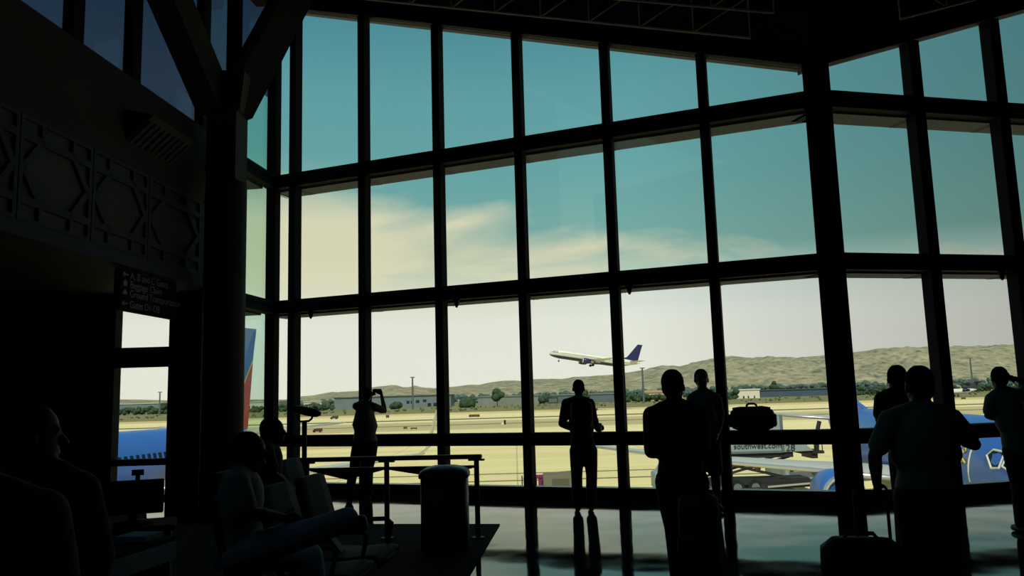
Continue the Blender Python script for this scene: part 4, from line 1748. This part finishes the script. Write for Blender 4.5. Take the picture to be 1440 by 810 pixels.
# counter with pale fascia at lower left
p1 = onz(243, 755, .75)
t_ = thing('service_counter', 'dark topped counter with pale fascia edge at the lower left', 'counter', (p1.x, p1.y, .012), -.14)
mb = MB()
mb.box(-1.2, 0, -2.2, .04, .71, .738)
mb.build('top', M_black, t_, bevel=.004)
mb = MB()
mb.box(-.03, .012, -2.2, .02, .60, .71)
mb.build('fascia', mat('pale_laminate', (222, 228, 240), .5), t_)
mb = MB()
mb.box(-1.15, -.05, -2.1, .0, 0, .71)
mb.build('base_cabinet', M_wall, t_)
mb = MB()
mb.box(-.26, -.05, -.22, -.02, .738, .775)
o = mb.build('paper_box', mat('paper_white', (176, 184, 196), .6), bevel=.004)
o.location = (p1.x, p1.y, .014)
o.rotation_euler = (0, 0, -.14)
tag(o, 'small pale flat box lying on the dark counter at the lower left', 'box')
q = aty(188, 690, 5.95)
t_ = thing('podium', 'narrow dark podium carrying the monitor in front of the narrow opening', 'podium', (q.x, q.y, .012), .35)
mb = MB()
mb.box(-.26, .26, -.2, .2, 0, .70)
mb.build('body', M_wall, t_, bevel=.01)
mb = MB()
mb.box(-.29, .29, -.23, .23, .70, .738)
mb.build('top', M_black, t_, bevel=.006)
t_ = thing('monitor', 'dark desk monitor standing on the podium in front of the narrow opening', 'monitor', (q.x, q.y, .752), .35)
mb = MB()
mb.lathe([(.13, .0), (.13, .012), (.03, .025), (.03, .10)], n=18)
mb.build('base', M_black, t_, True)
mb = MB()
Mt = Matrix.Translation((0, 0, .06)) @ Matrix.Rotation(-.12, 4, 'X')
mb.box(-.20, .20, -.02, .025, 0, .24, Mt)
sc_ = mb.build('screen_housing', M_black, t_, bevel=.006)
mb = MB()
mb.box(-.185, .185, -.024, -.019, .02, .225, Mt)
mb.build('screen', mat('dark_screen', (8, 9, 12), .15), sc_)
mb = MB()
mb.tube([(.02, .04, .1), (.02, .05, .36)], .016, 8)
mb.box(-.02, .06, .03, .07, .33, .37)
mb.build('rear_post', M_black, t_)

# little wall box on the end wall by the column
p = aty(313, 599, 14.2)
mb = MB()
mb.box(-.05, .05, -.03, .03, -.13, .13)
o = mb.build('wall_switch', mat('switch_grey', (58, 62, 68), .5), loc=(p.x - .1, 14.27, p.z), bevel=.006)
tag(o, 'small grey upright wall box beside the forked column', 'switch')

# small stops hanging from the middle transom
for face, px, py, lab in (('A', 437, 440, 'leftmost'), ('A', 642, 424, 'middle'), ('A', 885, 407, 'third'), ('B', 1409, 388, 'rightmost')):
    o_, d_, n_ = FACES[face]
    pnt = onpl(px, py, o_ - n_ * .13, n_)
    mb = MB()
    mb.lathe([(.012, -.13), (.03, -.10), (.045, -.02), (.06, 0), (.06, .012)], n=12)
    o = mb.build('sprinkler_head', M_black, None, True, 0, (pnt.x, pnt.y, T2 - .24 - .012))
    tag(o, 'small dark downlight cone hanging under the middle transom, %s of the four' % lab, 'fitting', 'fittings under the middle transom')

# ------------------------------------------------------------------ people


def remesh(mb, name, m, parent, vox=.011, it=4):
    me = bpy.data.meshes.new(name)
    bmesh.ops.recalc_face_normals(mb.bm, faces=mb.bm.faces)
    mb.bm.to_mesh(me)
    mb.bm.free()
    ob = bpy.data.objects.new(name, me)
    COL.objects.link(ob)
    md = ob.modifiers.new('r', 'REMESH')
    md.mode = 'VOXEL'
    md.voxel_size = vox
    md.use_smooth_shade = True
    ms = ob.modifiers.new('s', 'SMOOTH')
    ms.iterations = it
    ms.factor = .5
    dg = bpy.context.evaluated_depsgraph_get()
    me2 = bpy.data.meshes.new_from_object(ob.evaluated_get(dg))
    bpy.data.objects.remove(ob)
    bpy.data.meshes.remove(me)
    me2.name = name
    me2.materials.clear()
    me2.materials.append(m)
    for p in me2.polygons:
        p.use_smooth = True
    o = bpy.data.objects.new(name, me2)
    COL.objects.link(o)
    o.parent = parent
    return o


def limb(mb, pts, rs, n=12):
    """tapered capsule chain"""
    for (a, ra_), (c, rc) in zip(zip(pts, rs), list(zip(pts, rs))[1:]):
        mb.tube([a, a.lerp(c, .5), c], [ra_, (ra_ + rc) / 2, rc], n)
    for a, r_ in zip(pts, rs):
        mb.ell(a, r_, seg=12, rg=8)


def hand(mb, wr, d, side_v, k, curl=.9):
    """palm, four fingers and a thumb. d: towards the fingers, side_v: towards the thumb"""
    d = d.normalized()
    s = (side_v - d * side_v.dot(d)).normalized()
    nrm = d.cross(s)
    Mx = Matrix((s, d, nrm)).transposed()
    mb.ell(wr + d * .048 * k, (.040 * k, .055 * k, .017 * k), Mx, 12, 8)
    for i, (off, ln) in enumerate(((.030, .070), (.010, .078), (-.011, .073), (-.030, .058))):
        b0 = wr + d * .088 * k + s * off * k
        p1 = b0 + (d * math.cos(curl * .5) + nrm * math.sin(curl * .5)) * ln * .5 * k
        p2 = p1 + (d * math.cos(curl * 1.3) + nrm * math.sin(curl * 1.3)) * ln * .32 * k
        p3 = p2 + (d * math.cos(curl * 2) + nrm * math.sin(curl * 2)) * ln * .25 * k
        limb(mb, [b0 - d * .02 * k, p1, p2, p3], [.0098 * k, .0095 * k, .009 * k, .008 * k], 8)
    t0 = wr + d * .03 * k + s * .033 * k
    t1 = t0 + (d * .6 + s * .7 + nrm * .25).normalized() * .036 * k
    t2 = t1 + (d * .85 + s * .2 + nrm * .5).normalized() * .030 * k
    limb(mb, [t0, t1, t2], [.013 * k, .011 * k, .0095 * k], 8)


M_skin = mat('skin_brown', (84, 58, 46), .65)
M_skin2 = mat('skin_tan', (112, 80, 64), .65)
M_hair = mat('hair_dark', (12, 11, 11), .9, spec=.05)
M_hairg = mat('hair_grey', (70, 68, 66), .7)
M_jean = mat('denim_dark', (22, 26, 40), .85, noise_amt=.1, noise_scale=60)
M_pants = mat('trousers_black', (12, 13, 16), .9)
M_shoe = mat('shoe_black', (10, 10, 11), .5)


def person(label, J, mats, D, px0, k=1.0, stand=True, front=(0, 1), fat=1.0, sleeve='short', legs='long', hem=.06, head_yaw=None, head_pitch=0.0, cap=False, group='people in the hall', z0=0.0, bare_feet=False, look_hair=True, collar=False):
    """J gives joints as (px, py, dy) in the photograph at depth D + dy; the empty stands on the floor below px0"""
    base = aty(px0, 560, D)
    t_ = thing('person', label, 'person', (base.x, D, z0), 0, group)
    org = Vector((base.x, D, z0))
    P = {}
    for n_, (px, py, dy) in J.items():
        P[n_] = aty(px, py, D + dy) - org
    if stand:
        for s in 'LR':
            P['an' + s].z = .088 * k
            P['kn' + s].z = P['an' + s].z + .535 * (P['hip' + s].z - P['an' + s].z)
    f = Vector((front[0], front[1], 0)).normalized()
    hf = f if head_yaw is None else Vector((head_yaw[0], head_yaw[1], 0)).normalized()

    def torso(mb, grow, z_from, z_to, scale=1.0):
        sh = (P['shR'] - P['shL']).normalized()
        hp = (P['hipR'] - P['hipL']).normalized()
        pel = (P['hipL'] + P['hipR']) / 2
        nk = P['neck']
        L = (nk - pel)
        shw = (P['shR'] - P['shL']).length / 2
        hpw = (P['hipR'] - P['hipL']).length / 2
        prof = [(-.16, hpw * 1.05 + .03, .10), (-.04, hpw + .075, .122), (.10, hpw + .068, .118), (.30, hpw + .045, .108), (.46, hpw * .5 + shw * .42 + .055, .112),
                (.66, shw * .80 + .01, .122), (.82, shw * .88, .112), (.92, shw * .78, .090), (.985, shw * .42, .070), (1.05, .065, .062)]
        rings = []
        for t, w, d in prof:
            if t < z_from - 1e-6 or t > z_to + 1e-6:
                continue
            w, d = w * scale * (fat if t < .7 else 1) + grow, d * k * scale * fat + grow
            c = pel + L * t
            ax = hp.lerp(sh, min(1, max(0, t))).normalized()
            fr = L.normalized().cross(ax).normalized()
            if fr.dot(f) < 0:
                fr = -fr
            rings.append([c + ax * w * math.cos(2 * PI * q / 28) * (abs(math.cos(2 * PI * q / 28)) ** -.15 if abs(math.cos(2 * PI * q / 28)) > .1 else 1) + fr * d * math.sin(2 * PI * q / 28) for q in range(28)])
        mb.rings(rings)

    # ---------------- body
    mb = MB()
    torso(mb, -.006, -.16, 1.05)
    for s in 'LR':
        limb(mb, [P['neck'] + Vector((0, 0, .0)), P['neck'].lerp(P['sh' + s], .5) + Vector((0, 0, .005)), P['sh' + s]], [.056 * k, .056 * k, .052 * k])
    for s in 'LR':
        limb(mb, [P['sh' + s], P['sh' + s].lerp(P['el' + s], .5), P['el' + s], P['el' + s].lerp(P['wr' + s], .35), P['wr' + s]], [.052 * k, .046 * k, .039 * k, .040 * k, .026 * k])
        limb(mb, [P['hip' + s], P['hip' + s].lerp(P['kn' + s], .5), P['kn' + s], P['kn' + s].lerp(P['an' + s], .35), P['an' + s]], [.088 * k, .074 * k, .054 * k, .055 * k, .037 * k])
        toe = P.get('toe' + s, P['an' + s] + f * .15 * k + Vector((0, 0, -.045)))
        limb(mb, [P['an' + s] + Vector((0, 0, -.03)) - f * .02, toe], [.038 * k, .03 * k])
        hd = P.get('hand' + s, P['wr' + s] + (P['wr' + s] - P['el' + s]))
        hd = hd - P['wr' + s]
        tv = P.get('thumb' + s)
        tv = (tv - P['wr' + s]) if tv is not None else (f + Vector((0, 0, .3)))
        hand(mb, P['wr' + s], hd, tv, k, J.get('curl', 1.0) if not isinstance(J.get('curl'), tuple) else 1.0)
    hc = P['head']
    limb(mb, [P['neck'] + Vector((0, 0, -.03)), hc + Vector((0, 0, -.07 * k)) - hf * .012], [.062 * k, .055 * k])
    rt = Vector((hf.y, -hf.x, 0))
    cpi, spi = math.cos(head_pitch), math.sin(head_pitch)
    hu = Vector((0, 0, 1)) * cpi - hf * spi
    hfw = hf * cpi + Vector((0, 0, 1)) * spi
    MH = Matrix((rt, hfw, hu)).transposed()
    H = lambda x, y, z: hc + (rt * x + hfw * y + hu * z) * k
    mb.ell(H(0, -.008, .018), (.076 * k, .096 * k, .098 * k), MH, 18, 12)
    mb.ell(H(0, .022, -.045), (.058 * k, .066 * k, .072 * k), MH, 16, 10)
    mb.ell(H(0, .052, -.088), (.028 * k, .026 * k, .022 * k), MH, 10, 7)
    limb(mb, [H(0, .088, .008), H(0, .110, -.030)], [.009 * k, .013 * k], 8)
    mb.ell(H(0, .082, -.062), (.026 * k, .012 * k, .010 * k), MH, 10, 6)
    for sx in (-1, 1):
        mb.ell(H(sx * .078, -.008, -.012), (.012 * k, .020 * k, .032 * k), MH, 10, 7)
        mb.ell(H(sx * .034, .075, .022), (.022 * k, .014 * k, .009 * k), MH, 8, 6)
    remesh(mb, 'body', mats['skin'], t_, .0085, 3)
    # ---------------- hair or cap
    mb = MB()
    mb.ell(H(0, -.020, .030), (.0825 * k, .094 * k, .098 * k), MH, 18, 12)
    mb.ell(H(0, -.045, -.015), (.072 * k, .062 * k, .075 * k), MH, 16, 10)
    if cap:
        mb.ell(H(0, .095, .052), (.066 * k, .070 * k, .010 * k), MH, 14, 6)
    remesh(mb, 'cap' if cap else 'hair', mats.get('hair', M_hair), t_, .008, 2)
    # ---------------- shirt
    mb = MB()
    torso(mb, .012, -.04 if hem > 0 else .10, .985)
    for s in 'LR':
        limb(mb, [P['neck'] + Vector((0, 0, -.015)), P['neck'].lerp(P['sh' + s], .5) + Vector((0, 0, -.004)), P['sh' + s]], [.064 * k, .066 * k, .064 * k])
    for s in 'LR':
        e, w = P['el' + s], P['wr' + s]
        if sleeve == 'short':
            limb(mb, [P['sh' + s], P['sh' + s].lerp(e, .72)], [.066 * k, .062 * k])
        else:
            limb(mb, [P['sh' + s], P['sh' + s].lerp(e, .5), e, e.lerp(w, .5), e.lerp(w, .93)], [.070 * k, .067 * k, .060 * k, .053 * k, .042 * k])
    if collar:
        nn = (P['neck'] + hc) / 2
        mb.tube([P['neck'] + Vector((0, 0, -.04)), P['neck'] + Vector((0, 0, .035))], [.082 * k, .072 * k], 16)
    remesh(mb, 'shirt', mats['shirt'], t_, .0105, 4)
    # ---------------- trousers
    mb = MB()
    torso(mb, .008, -.16, .10)
    for s in 'LR':
        h_, kn, an = P['hip' + s], P['kn' + s], P['an' + s]
        if legs == 'long':
            limb(mb, [h_, h_.lerp(kn, .5), kn, kn.lerp(an, .5), an + (kn - an).normalized() * .02], [.102 * k * fat, .092 * k * fat, .079 * k, .076 * k, .074 * k])
        else:
            limb(mb, [h_, h_.lerp(kn, .5), h_.lerp(kn, .92)], [.104 * k, .100 * k, .094 * k])
    remesh(mb, 'trousers' if legs == 'long' else 'shorts', mats['legs'], t_, .0105, 4)
    # ---------------- shoes
    for s in 'LR':
        an = P['an' + s]
        toe = P.get('toe' + s, an + f * .155 * k + Vector((0, 0, -.05)))
        fd = (toe - an)
        fd.z = min(fd.z, 0)
        if abs(fd.z) > fd.length * .6:
            fl = fd.normalized()
        else:
            fl = Vector((fd.x, fd.y, 0)).normalized()
        mb = MB()
        limb(mb, [an + Vector((0, 0, -.045)) - fl * .035, an + Vector((0, 0, -.045)) + fl * .07, toe], [.040 * k, .043 * k, .036 * k])
        limb(mb, [an + Vector((0, 0, .0)), an + Vector((0, 0, -.04))], [.046 * k, .044 * k])
        remesh(mb, 'shoe', mats.get('shoe', M_shoe), t_, .009, 3)
    return t_, P, org


def drop(o, zfloor=0.0):
    """stand a figure on the floor: shift it so its lowest point touches"""
    bpy.context.view_layer.update()
    zmin = min((c.matrix_world @ v.co).z for c in o.children for v in c.data.vertices)
    o.location.z += zfloor - zmin
    return zfloor - zmin


WHITE = mat('shirt_white', (150, 152, 148), .85, noise_amt=.05, noise_scale=20)
GREY = mat('shirt_grey', (118, 120, 120), .85)
CHAR = mat('shirt_charcoal', (26, 28, 32), .9)
PALE = mat('shirt_pale_stripe', (120, 124, 120), .85, noise_amt=.06, noise_scale=40)
BLK = mat('shirt_black', (13, 14, 16), .9)

# man with a camera raised, at the glass behind the rail
o1, P1, g1 = person('man in short sleeves raising a camera at the glass, one leg set sideways', dict(
    head=(516, 555.5, .0), neck=(513, 566, 0), shL=(501, 571, 0), shR=(526.5, 572, 0), elL=(504, 573, .28), elR=(541, 578, .12), wrL=(520, 556, .24), wrR=(536.5, 555, .16),
    handL=(527, 552, .2), thumbL=(521, 550, .2), handR=(534, 549, .12), thumbR=(530, 553, .15),
    hipL=(506, 625, 0), hipR=(521, 626, 0), knL=(498, 656, .05), knR=(518.5, 658, .02), anL=(490.5, 688, -.02), anR=(517.5, 690, 0)),
    dict(skin=M_skin2, shirt=GREY, legs=M_pants), 13.25, 512, .98, hem=0, fat=1.22)
drop(o1)
# man with a backpack and cup
o2, P2, g2 = person('man with a dark backpack holding a cup, standing at the middle of the glass', dict(
    head=(813.5, 546, 0), neck=(814, 560, 0), shL=(796.5, 567, 0), shR=(829.5, 567, 0), elL=(791, 595, -.04), elR=(835, 591, .0), wrL=(803, 602, .22), wrR=(841, 604, .16), handR=(844, 603, .26), thumbR=(840, 600, .2),
    hipL=(811, 634, 0), hipR=(830, 634, 0), knL=(811, 668, .03), knR=(832, 668, .02), anL=(812, 702, 0), anR=(831, 702, 0)),
    dict(skin=M_skin, shirt=CHAR, legs=M_jean), 11.3, 818, 1.0, sleeve='long', hem=.06)
drop(o2)
# big man with a cap, arms folded
o3, P3, g3 = person('large man in black jacket and close cap, arms folded, beside a rolling bag', dict(
    head=(947, 542, 0), neck=(949, 566, 0), shL=(917, 583, 0), shR=(982, 582, 0), elL=(917, 632, -.02), elR=(986, 634, 0), wrL=(944, 634, .26), wrR=(965, 628, .28),
    hipL=(943, 676, 0), hipR=(975, 676, 0), knL=(950, 748, .02), knR=(978, 748, .02), anL=(957, 808, 0), anR=(985, 808, 0)),
    dict(skin=M_skin, shirt=BLK, legs=M_pants, hair=mat('cap_black', (12, 12, 14), .8)), 6.55, 958, 1.10, fat=1.12, sleeve='long', head_yaw=(.5, .85), collar=True)
drop(o3)
# man in a t-shirt and shorts facing the hall
o4, P4, g4 = person('man in t-shirt and shorts facing the hall, hand at his pocket, by the mullion', dict(
    head=(986.5, 532.5, 0), neck=(989, 549, 0), shL=(973, 560, 0), shR=(1007, 560, 0), elL=(968, 590, .02), elR=(1014, 588, .03), wrL=(974, 612, -.1), wrR=(1009, 608, -.08),
    hipL=(982, 624, 0), hipR=(1001, 624, 0), knL=(982, 662, -.02), knR=(1005.5, 660, -.02), anL=(984, 698, 0), anR=(1008, 698, 0)),
    dict(skin=M_skin2, shirt=GREY, legs=mat('shorts_dark', (24, 25, 28), .9)), 11.0, 991, 1.14, front=(0, -1), legs='short')
drop(o4)
# dark dressed man half hidden
o5, P5, g5 = person('man in a dark shirt half hidden behind the man in the pale shirt', dict(
    head=(1260.5, 532.5, 0), neck=(1263, 549, 0), shL=(1240, 561, 0), shR=(1284, 561, 0), elL=(1237, 590, -.02), elR=(1290, 602, 0), wrL=(1252, 606, .24), wrR=(1282, 612, .25),
    hipL=(1266, 642, .02), hipR=(1290, 642, .02), knL=(1270, 712, .03), knR=(1293, 712, .03), anL=(1273, 775, 0), anR=(1294, 775, 0)),
    dict(skin=M_skin, shirt=BLK, legs=M_pants), 7.3, 1268, 1.0)
drop(o5)
# big man in the pale shirt
o6, P6, g6 = person('broad man in a pale shirt seen from behind, elbow out, holding a suitcase handle', dict(
    head=(1292, 542, 0), neck=(1296, 572, 0), shL=(1251, 590, 0), shR=(1338, 588, 0), elL=(1230, 640, -.03), elR=(1370, 624, .10), wrL=(1233, 680, -.04), wrR=(1338, 612, .34), handL=(1234, 700, .02), thumbL=(1244, 690, .05),
    hipL=(1285, 700, 0), hipR=(1325, 700, 0), knL=(1291, 792, .03), knR=(1330, 792, .03), anL=(1294, 869, 0), anR=(1332, 869, 0)),
    dict(skin=M_skin2, shirt=PALE, legs=M_pants), 5.15, 1300, 1.04, fat=1.16, sleeve='short', hem=0, collar=True)
drop(o6)
# man shading his eyes at the right edge
o7, P7, g7 = person('man at the right edge leaning and raising a hand to his brow', dict(
    head=(1404.5, 531.5, 0), neck=(1409, 548, 0), shL=(1394, 561, 0), shR=(1432, 556, 0), elL=(1389.5, 584, .02), elR=(1452, 545, .10), wrL=(1404, 589, .24), wrR=(1428, 532, .16), handR=(1414, 530, .14), thumbR=(1420, 540, .1),
    hipL=(1424, 634, .02), hipR=(1447, 634, .02), knL=(1433, 688, .04), knR=(1454, 688, .03), anL=(1437, 728, 0), anR=(1458, 728, 0)),
    dict(skin=M_skin, shirt=GREY, legs=M_jean), 8.75, 1420, 1.0, hem=.06)
drop(o7)
# seated man with stretched legs
o8, P8, g8 = person('seated man in a pale shirt facing right, one light-trousered leg crossed over', dict(
    head=(352, 636, 0), neck=(341, 662, 0), shL=(332, 676, .20), shR=(335, 678, -.19), elL=(345, 716, .26), elR=(350, 722, -.24), wrL=(392, 726, .12), wrR=(396, 728, -.12),
    hipL=(330, 781, .10), hipR=(332, 781, -.10), knL=(436, 782, .12), knR=(444, 746, -.10), anL=(450, 889, .12), anR=(492, 729, .02), toeR=(508, 732, .02)),
    dict(skin=M_skin2, shirt=WHITE, legs=mat('trousers_light_denim', (176, 186, 210), .9), hair=M_hair), 5.05, 345, 1.02, False, front=(1, .12), fat=1.05, z0=.012)
# seated man farther back
o9, P9, g9 = person('seated man in a blue checked shirt farther back beside the window post', dict(
    head=(384, 607, 0), neck=(378, 623, 0), shL=(372, 632, .19), shR=(374, 634, -.19), elL=(384, 664, .25), elR=(384, 668, -.23), wrL=(414, 692, .12), wrR=(416, 694, -.12),
    hipL=(368, 718, .1), hipR=(368, 718, -.1), knL=(430, 716, .12), knR=(432, 717, -.12), anL=(436, 799, .12), anR=(438, 800, -.12)),
    dict(skin=M_skin, shirt=mat('shirt_navy_check', (34, 40, 58), .85, noise_amt=.3, noise_scale=50), legs=M_pants), 7.0, 378, 1.02, False, front=(1, .2), z0=.012)
# two figures at the left edge, close to the camera
o10, P10, g10 = person('dark figure standing at the left edge, head visible in front of the counter', dict(
    head=(44, 612, 0), neck=(48, 652, 0), shL=(-26, 690, .02), shR=(112, 690, .02), elL=(-52, 790, .02), elR=(136, 780, .04), wrL=(-30, 870, .15), wrR=(120, 870, .15),
    hipL=(12, 870, .02), hipR=(82, 870, .02), knL=(10, 1020, .02), knR=(80, 1020, .02), anL=(10, 1168, 0), anR=(80, 1168, 0)),
    dict(skin=M_skin, shirt=BLK, legs=M_pants), 2.85, 46, 1.0, front=(.35, 1), fat=1.15, sleeve='long', head_yaw=(.8, .6))
drop(o10)
o11, P11, g11 = person('dark figure closest at the bottom left corner, only back and shoulder in view', dict(
    head=(-60, 600, 0), neck=(-52, 682, 0), shL=(-150, 724, 0), shR=(54, 726, 0), elL=(-180, 850, 0), elR=(78, 850, .02), wrL=(-150, 985, .1), wrR=(50, 985, .12),
    hipL=(-100, 1000, 0), hipR=(0, 1000, 0), knL=(-100, 1230, 0), knR=(0, 1230, 0), anL=(-100, 1444, 0), anR=(0, 1444, 0)),
    dict(skin=M_skin, shirt=CHAR, legs=M_pants), 1.95, -50, 1.0, fat=1.1, sleeve='long')
drop(o11)

# camera held by the first man
c_ = aty(529, 549.5, 13.25 + .14) + Vector((0, 0, o1.location.z))
t_ = thing('camera', 'small dark camera held up by the man at the glass', 'camera', c_)
mb = MB()
mb.box(-.060, .060, -.018, .018, -.032, .032)
mb.build('camera_body', M_black, t_, bevel=.006)
mb = MB()
mb.tube([(0, .018, 0), (0, .055, 0)], .024, 14)
mb.build('lens', M_black, t_)
# cup with a straw
c_ = aty(842.5, 601.5, 11.3 + .20) + Vector((0, 0, o2.location.z))
t_ = thing('cup', 'pale drink cup with a straw in the hand of the backpack wearer', 'cup', c_)
mb = MB()
mb.lathe([(.030, -.07), (.040, .045), (.043, .05)], n=18)
mb.build('cup_body', mat('cup_white', (200, 204, 198), .4), t_, True)
mb = MB()
mb.lathe([(.044, .05), (.044, .058), (.03, .066)], n=18)
mb.build('lid', mat('cup_lid', (170, 190, 188), .3), t_, True)
mb = MB()
mb.tube([(0, 0, .05), (-.012, 0, .13), (-.03, 0, .14)], .005, 6)
mb.build('straw', mat('straw_yellow', (196, 170, 80), .5), t_)


def soft_bag(mb, w, d, h, r, z0=0, bulge=.03, nz=8):
    rr = []
    for i in range(nz + 1):
        f = i / nz
        e = (1 - (abs(f - .5) * 2) ** 4)
        inset = r * (1 - math.sqrt(max(0, 1 - max(0, (abs(f - .5) * 2 - (1 - 2 * r / h)) / (2 * r / h)) ** 2)))
        rr.append(rsq(w / 2 - inset + bulge * e - bulge, d / 2 - inset + bulge * e - bulge, z0 + h * f, min(r, d / 2 - inset - .005)))
    mb.rings(rr)


# backpack on the second man
c_ = aty(819, 605, 11.3 - .235) + Vector((0, 0, o2.location.z))
t_ = thing('backpack', 'dark backpack worn on the back of the man with the cup', 'backpack', c_, 0)
M_bag = mat('bag_black_nylon', (13, 14, 17), .7, noise_amt=.15, noise_scale=30)
mb = MB()
soft_bag(mb, .30, .17, .42, .07)
mb.build('main_bag', M_bag, t_, True)
mb = MB()
mb.rings([[v + Vector((0, -.085, 0)) for v in rsq(w, d, z, .025)] for w, d, z in ((.09, .03, .03), (.11, .04, .06), (.11, .04, .17), (.09, .03, .2))])
mb.build('front_pocket', M_bag, t_, True)
for sx in (-1, 1):
    mb = MB()
    mb.tube([(sx * .09, .07, .37), (sx * .11, .12, .415), (sx * .12, .22, .43), (sx * .13, .32, .36), (sx * .14, .32, .16), (sx * .13, .1, .06)], .016, 8)
    mb.build('shoulder_strap', M_bag, t_, True)

# duffel bag on the ledge rail
o_, d_, n_ = FACES['A']
pd = onpl(1059, 604, o_ - n_ * .12, n_)
t_ = thing('duffel_bag', 'black duffel bag with top handle resting on the ledge rail by the corner post', 'bag', (pd.x, pd.y, RAIL), math.atan2(d_.y, d_.x) + PI)
mb = MB()
soft_bag(mb, .60, .25, .32, .08, 0, .02, 10)
mb.build('bag_body', M_bag, t_, True)
mb = MB()
mb.tube([(-.075, 0, .30), (-.062, 0, .36), (-.035, 0, .376), (.035, 0, .376), (.062, 0, .36), (.075, 0, .30)], .016, 8)
mb.build('handle', M_bag, t_, True)
mb = MB()
mb.tube([(-.26, -.06, .31), (-.15, -.05, .325), (0, -.05, .32), (.14, -.05, .33), (.26, -.06, .31)], .014, 8)
mb.build('zip_flap', M_bag, t_, True)
for sx in (-1, 1):
    mb = MB()
    mb.rings([[v + Vector((sx * .295, 0, 0)) for v in rsq(w, d, z, .02)] for w, d, z in ((.02, .06, .05), (.035, .085, .08), (.035, .085, .2), (.02, .06, .23))])
    mb.build('end_pocket', M_bag, t_, True)


def trolley(label, loc, rz, w, d, h, hh, hw, lean=0, hx=0, name='suitcase', group=None, r=.06):
    t_ = thing(name, label, 'suitcase', loc, rz, group)
    t_.rotation_euler = (lean, 0, rz)
    mb = MB()
    soft_bag(mb, w, d, h, r, .05, .012, 10)
    mb.build('case_body', M_bag, t_, True)
    mb = MB()
    mb.rings([[v + Vector((0, -d / 2 - .012, 0)) for v in rsq(a, .03, z, .02)] for a, z in ((w * .36, .12), (w * .40, .15), (w * .40, h * .6), (w * .36, h * .64))])
    mb.build('front_pocket', M_bag, t_, True)
    mb = MB()
    mb.tube([(-.09, 0, h + .045), (-.07, 0, h + .075), (.07, 0, h + .075), (.09, 0, h + .045)], .013, 8)
    mb.build('carry_handle', M_bag, t_, True)
    if hh:
        mb = MB()
        y = d / 2 - .05
        mb.tube([(hx - hw, y, h - .05), (hx - hw, y, hh), (hx + hw, y, hh), (hx + hw, y, h - .05)], .011, 8)
        mb.build('pull_handle', M_steelp, t_)
    for sx in (-1, 1):
        mb = MB()
        mb.tube([(sx * (w / 2 - .03) - .018, d / 2 - .04, .045), (sx * (w / 2 - .03) + .018, d / 2 - .04, .045)], .045, 14)
        mb.build('wheel', M_tyre, t_)
        mb = MB()
        mb.box(sx * (w / 2 - .06) - .015, sx * (w / 2 - .06) + .015, -d / 2 + .02, -d / 2 + .05, 0, .07)
        mb.build('foot', M_black, t_)
    return t_


pp = aty(1214, 800, 4.95)
trolley('black trolley suitcase with raised pull handle held by the man in the pale shirt', (pp.x, 4.95, 0), -.35, .47, .24, .635, .95, .09, 0, .075)
pp = aty(987, 760, 6.2)
trolley('black rolling bag standing right beside the man in the black jacket', (pp.x, 6.25, 0), -.6, .30, .26, .80, 0, .08, 0, 0, 'rolling_bag', None, .10)
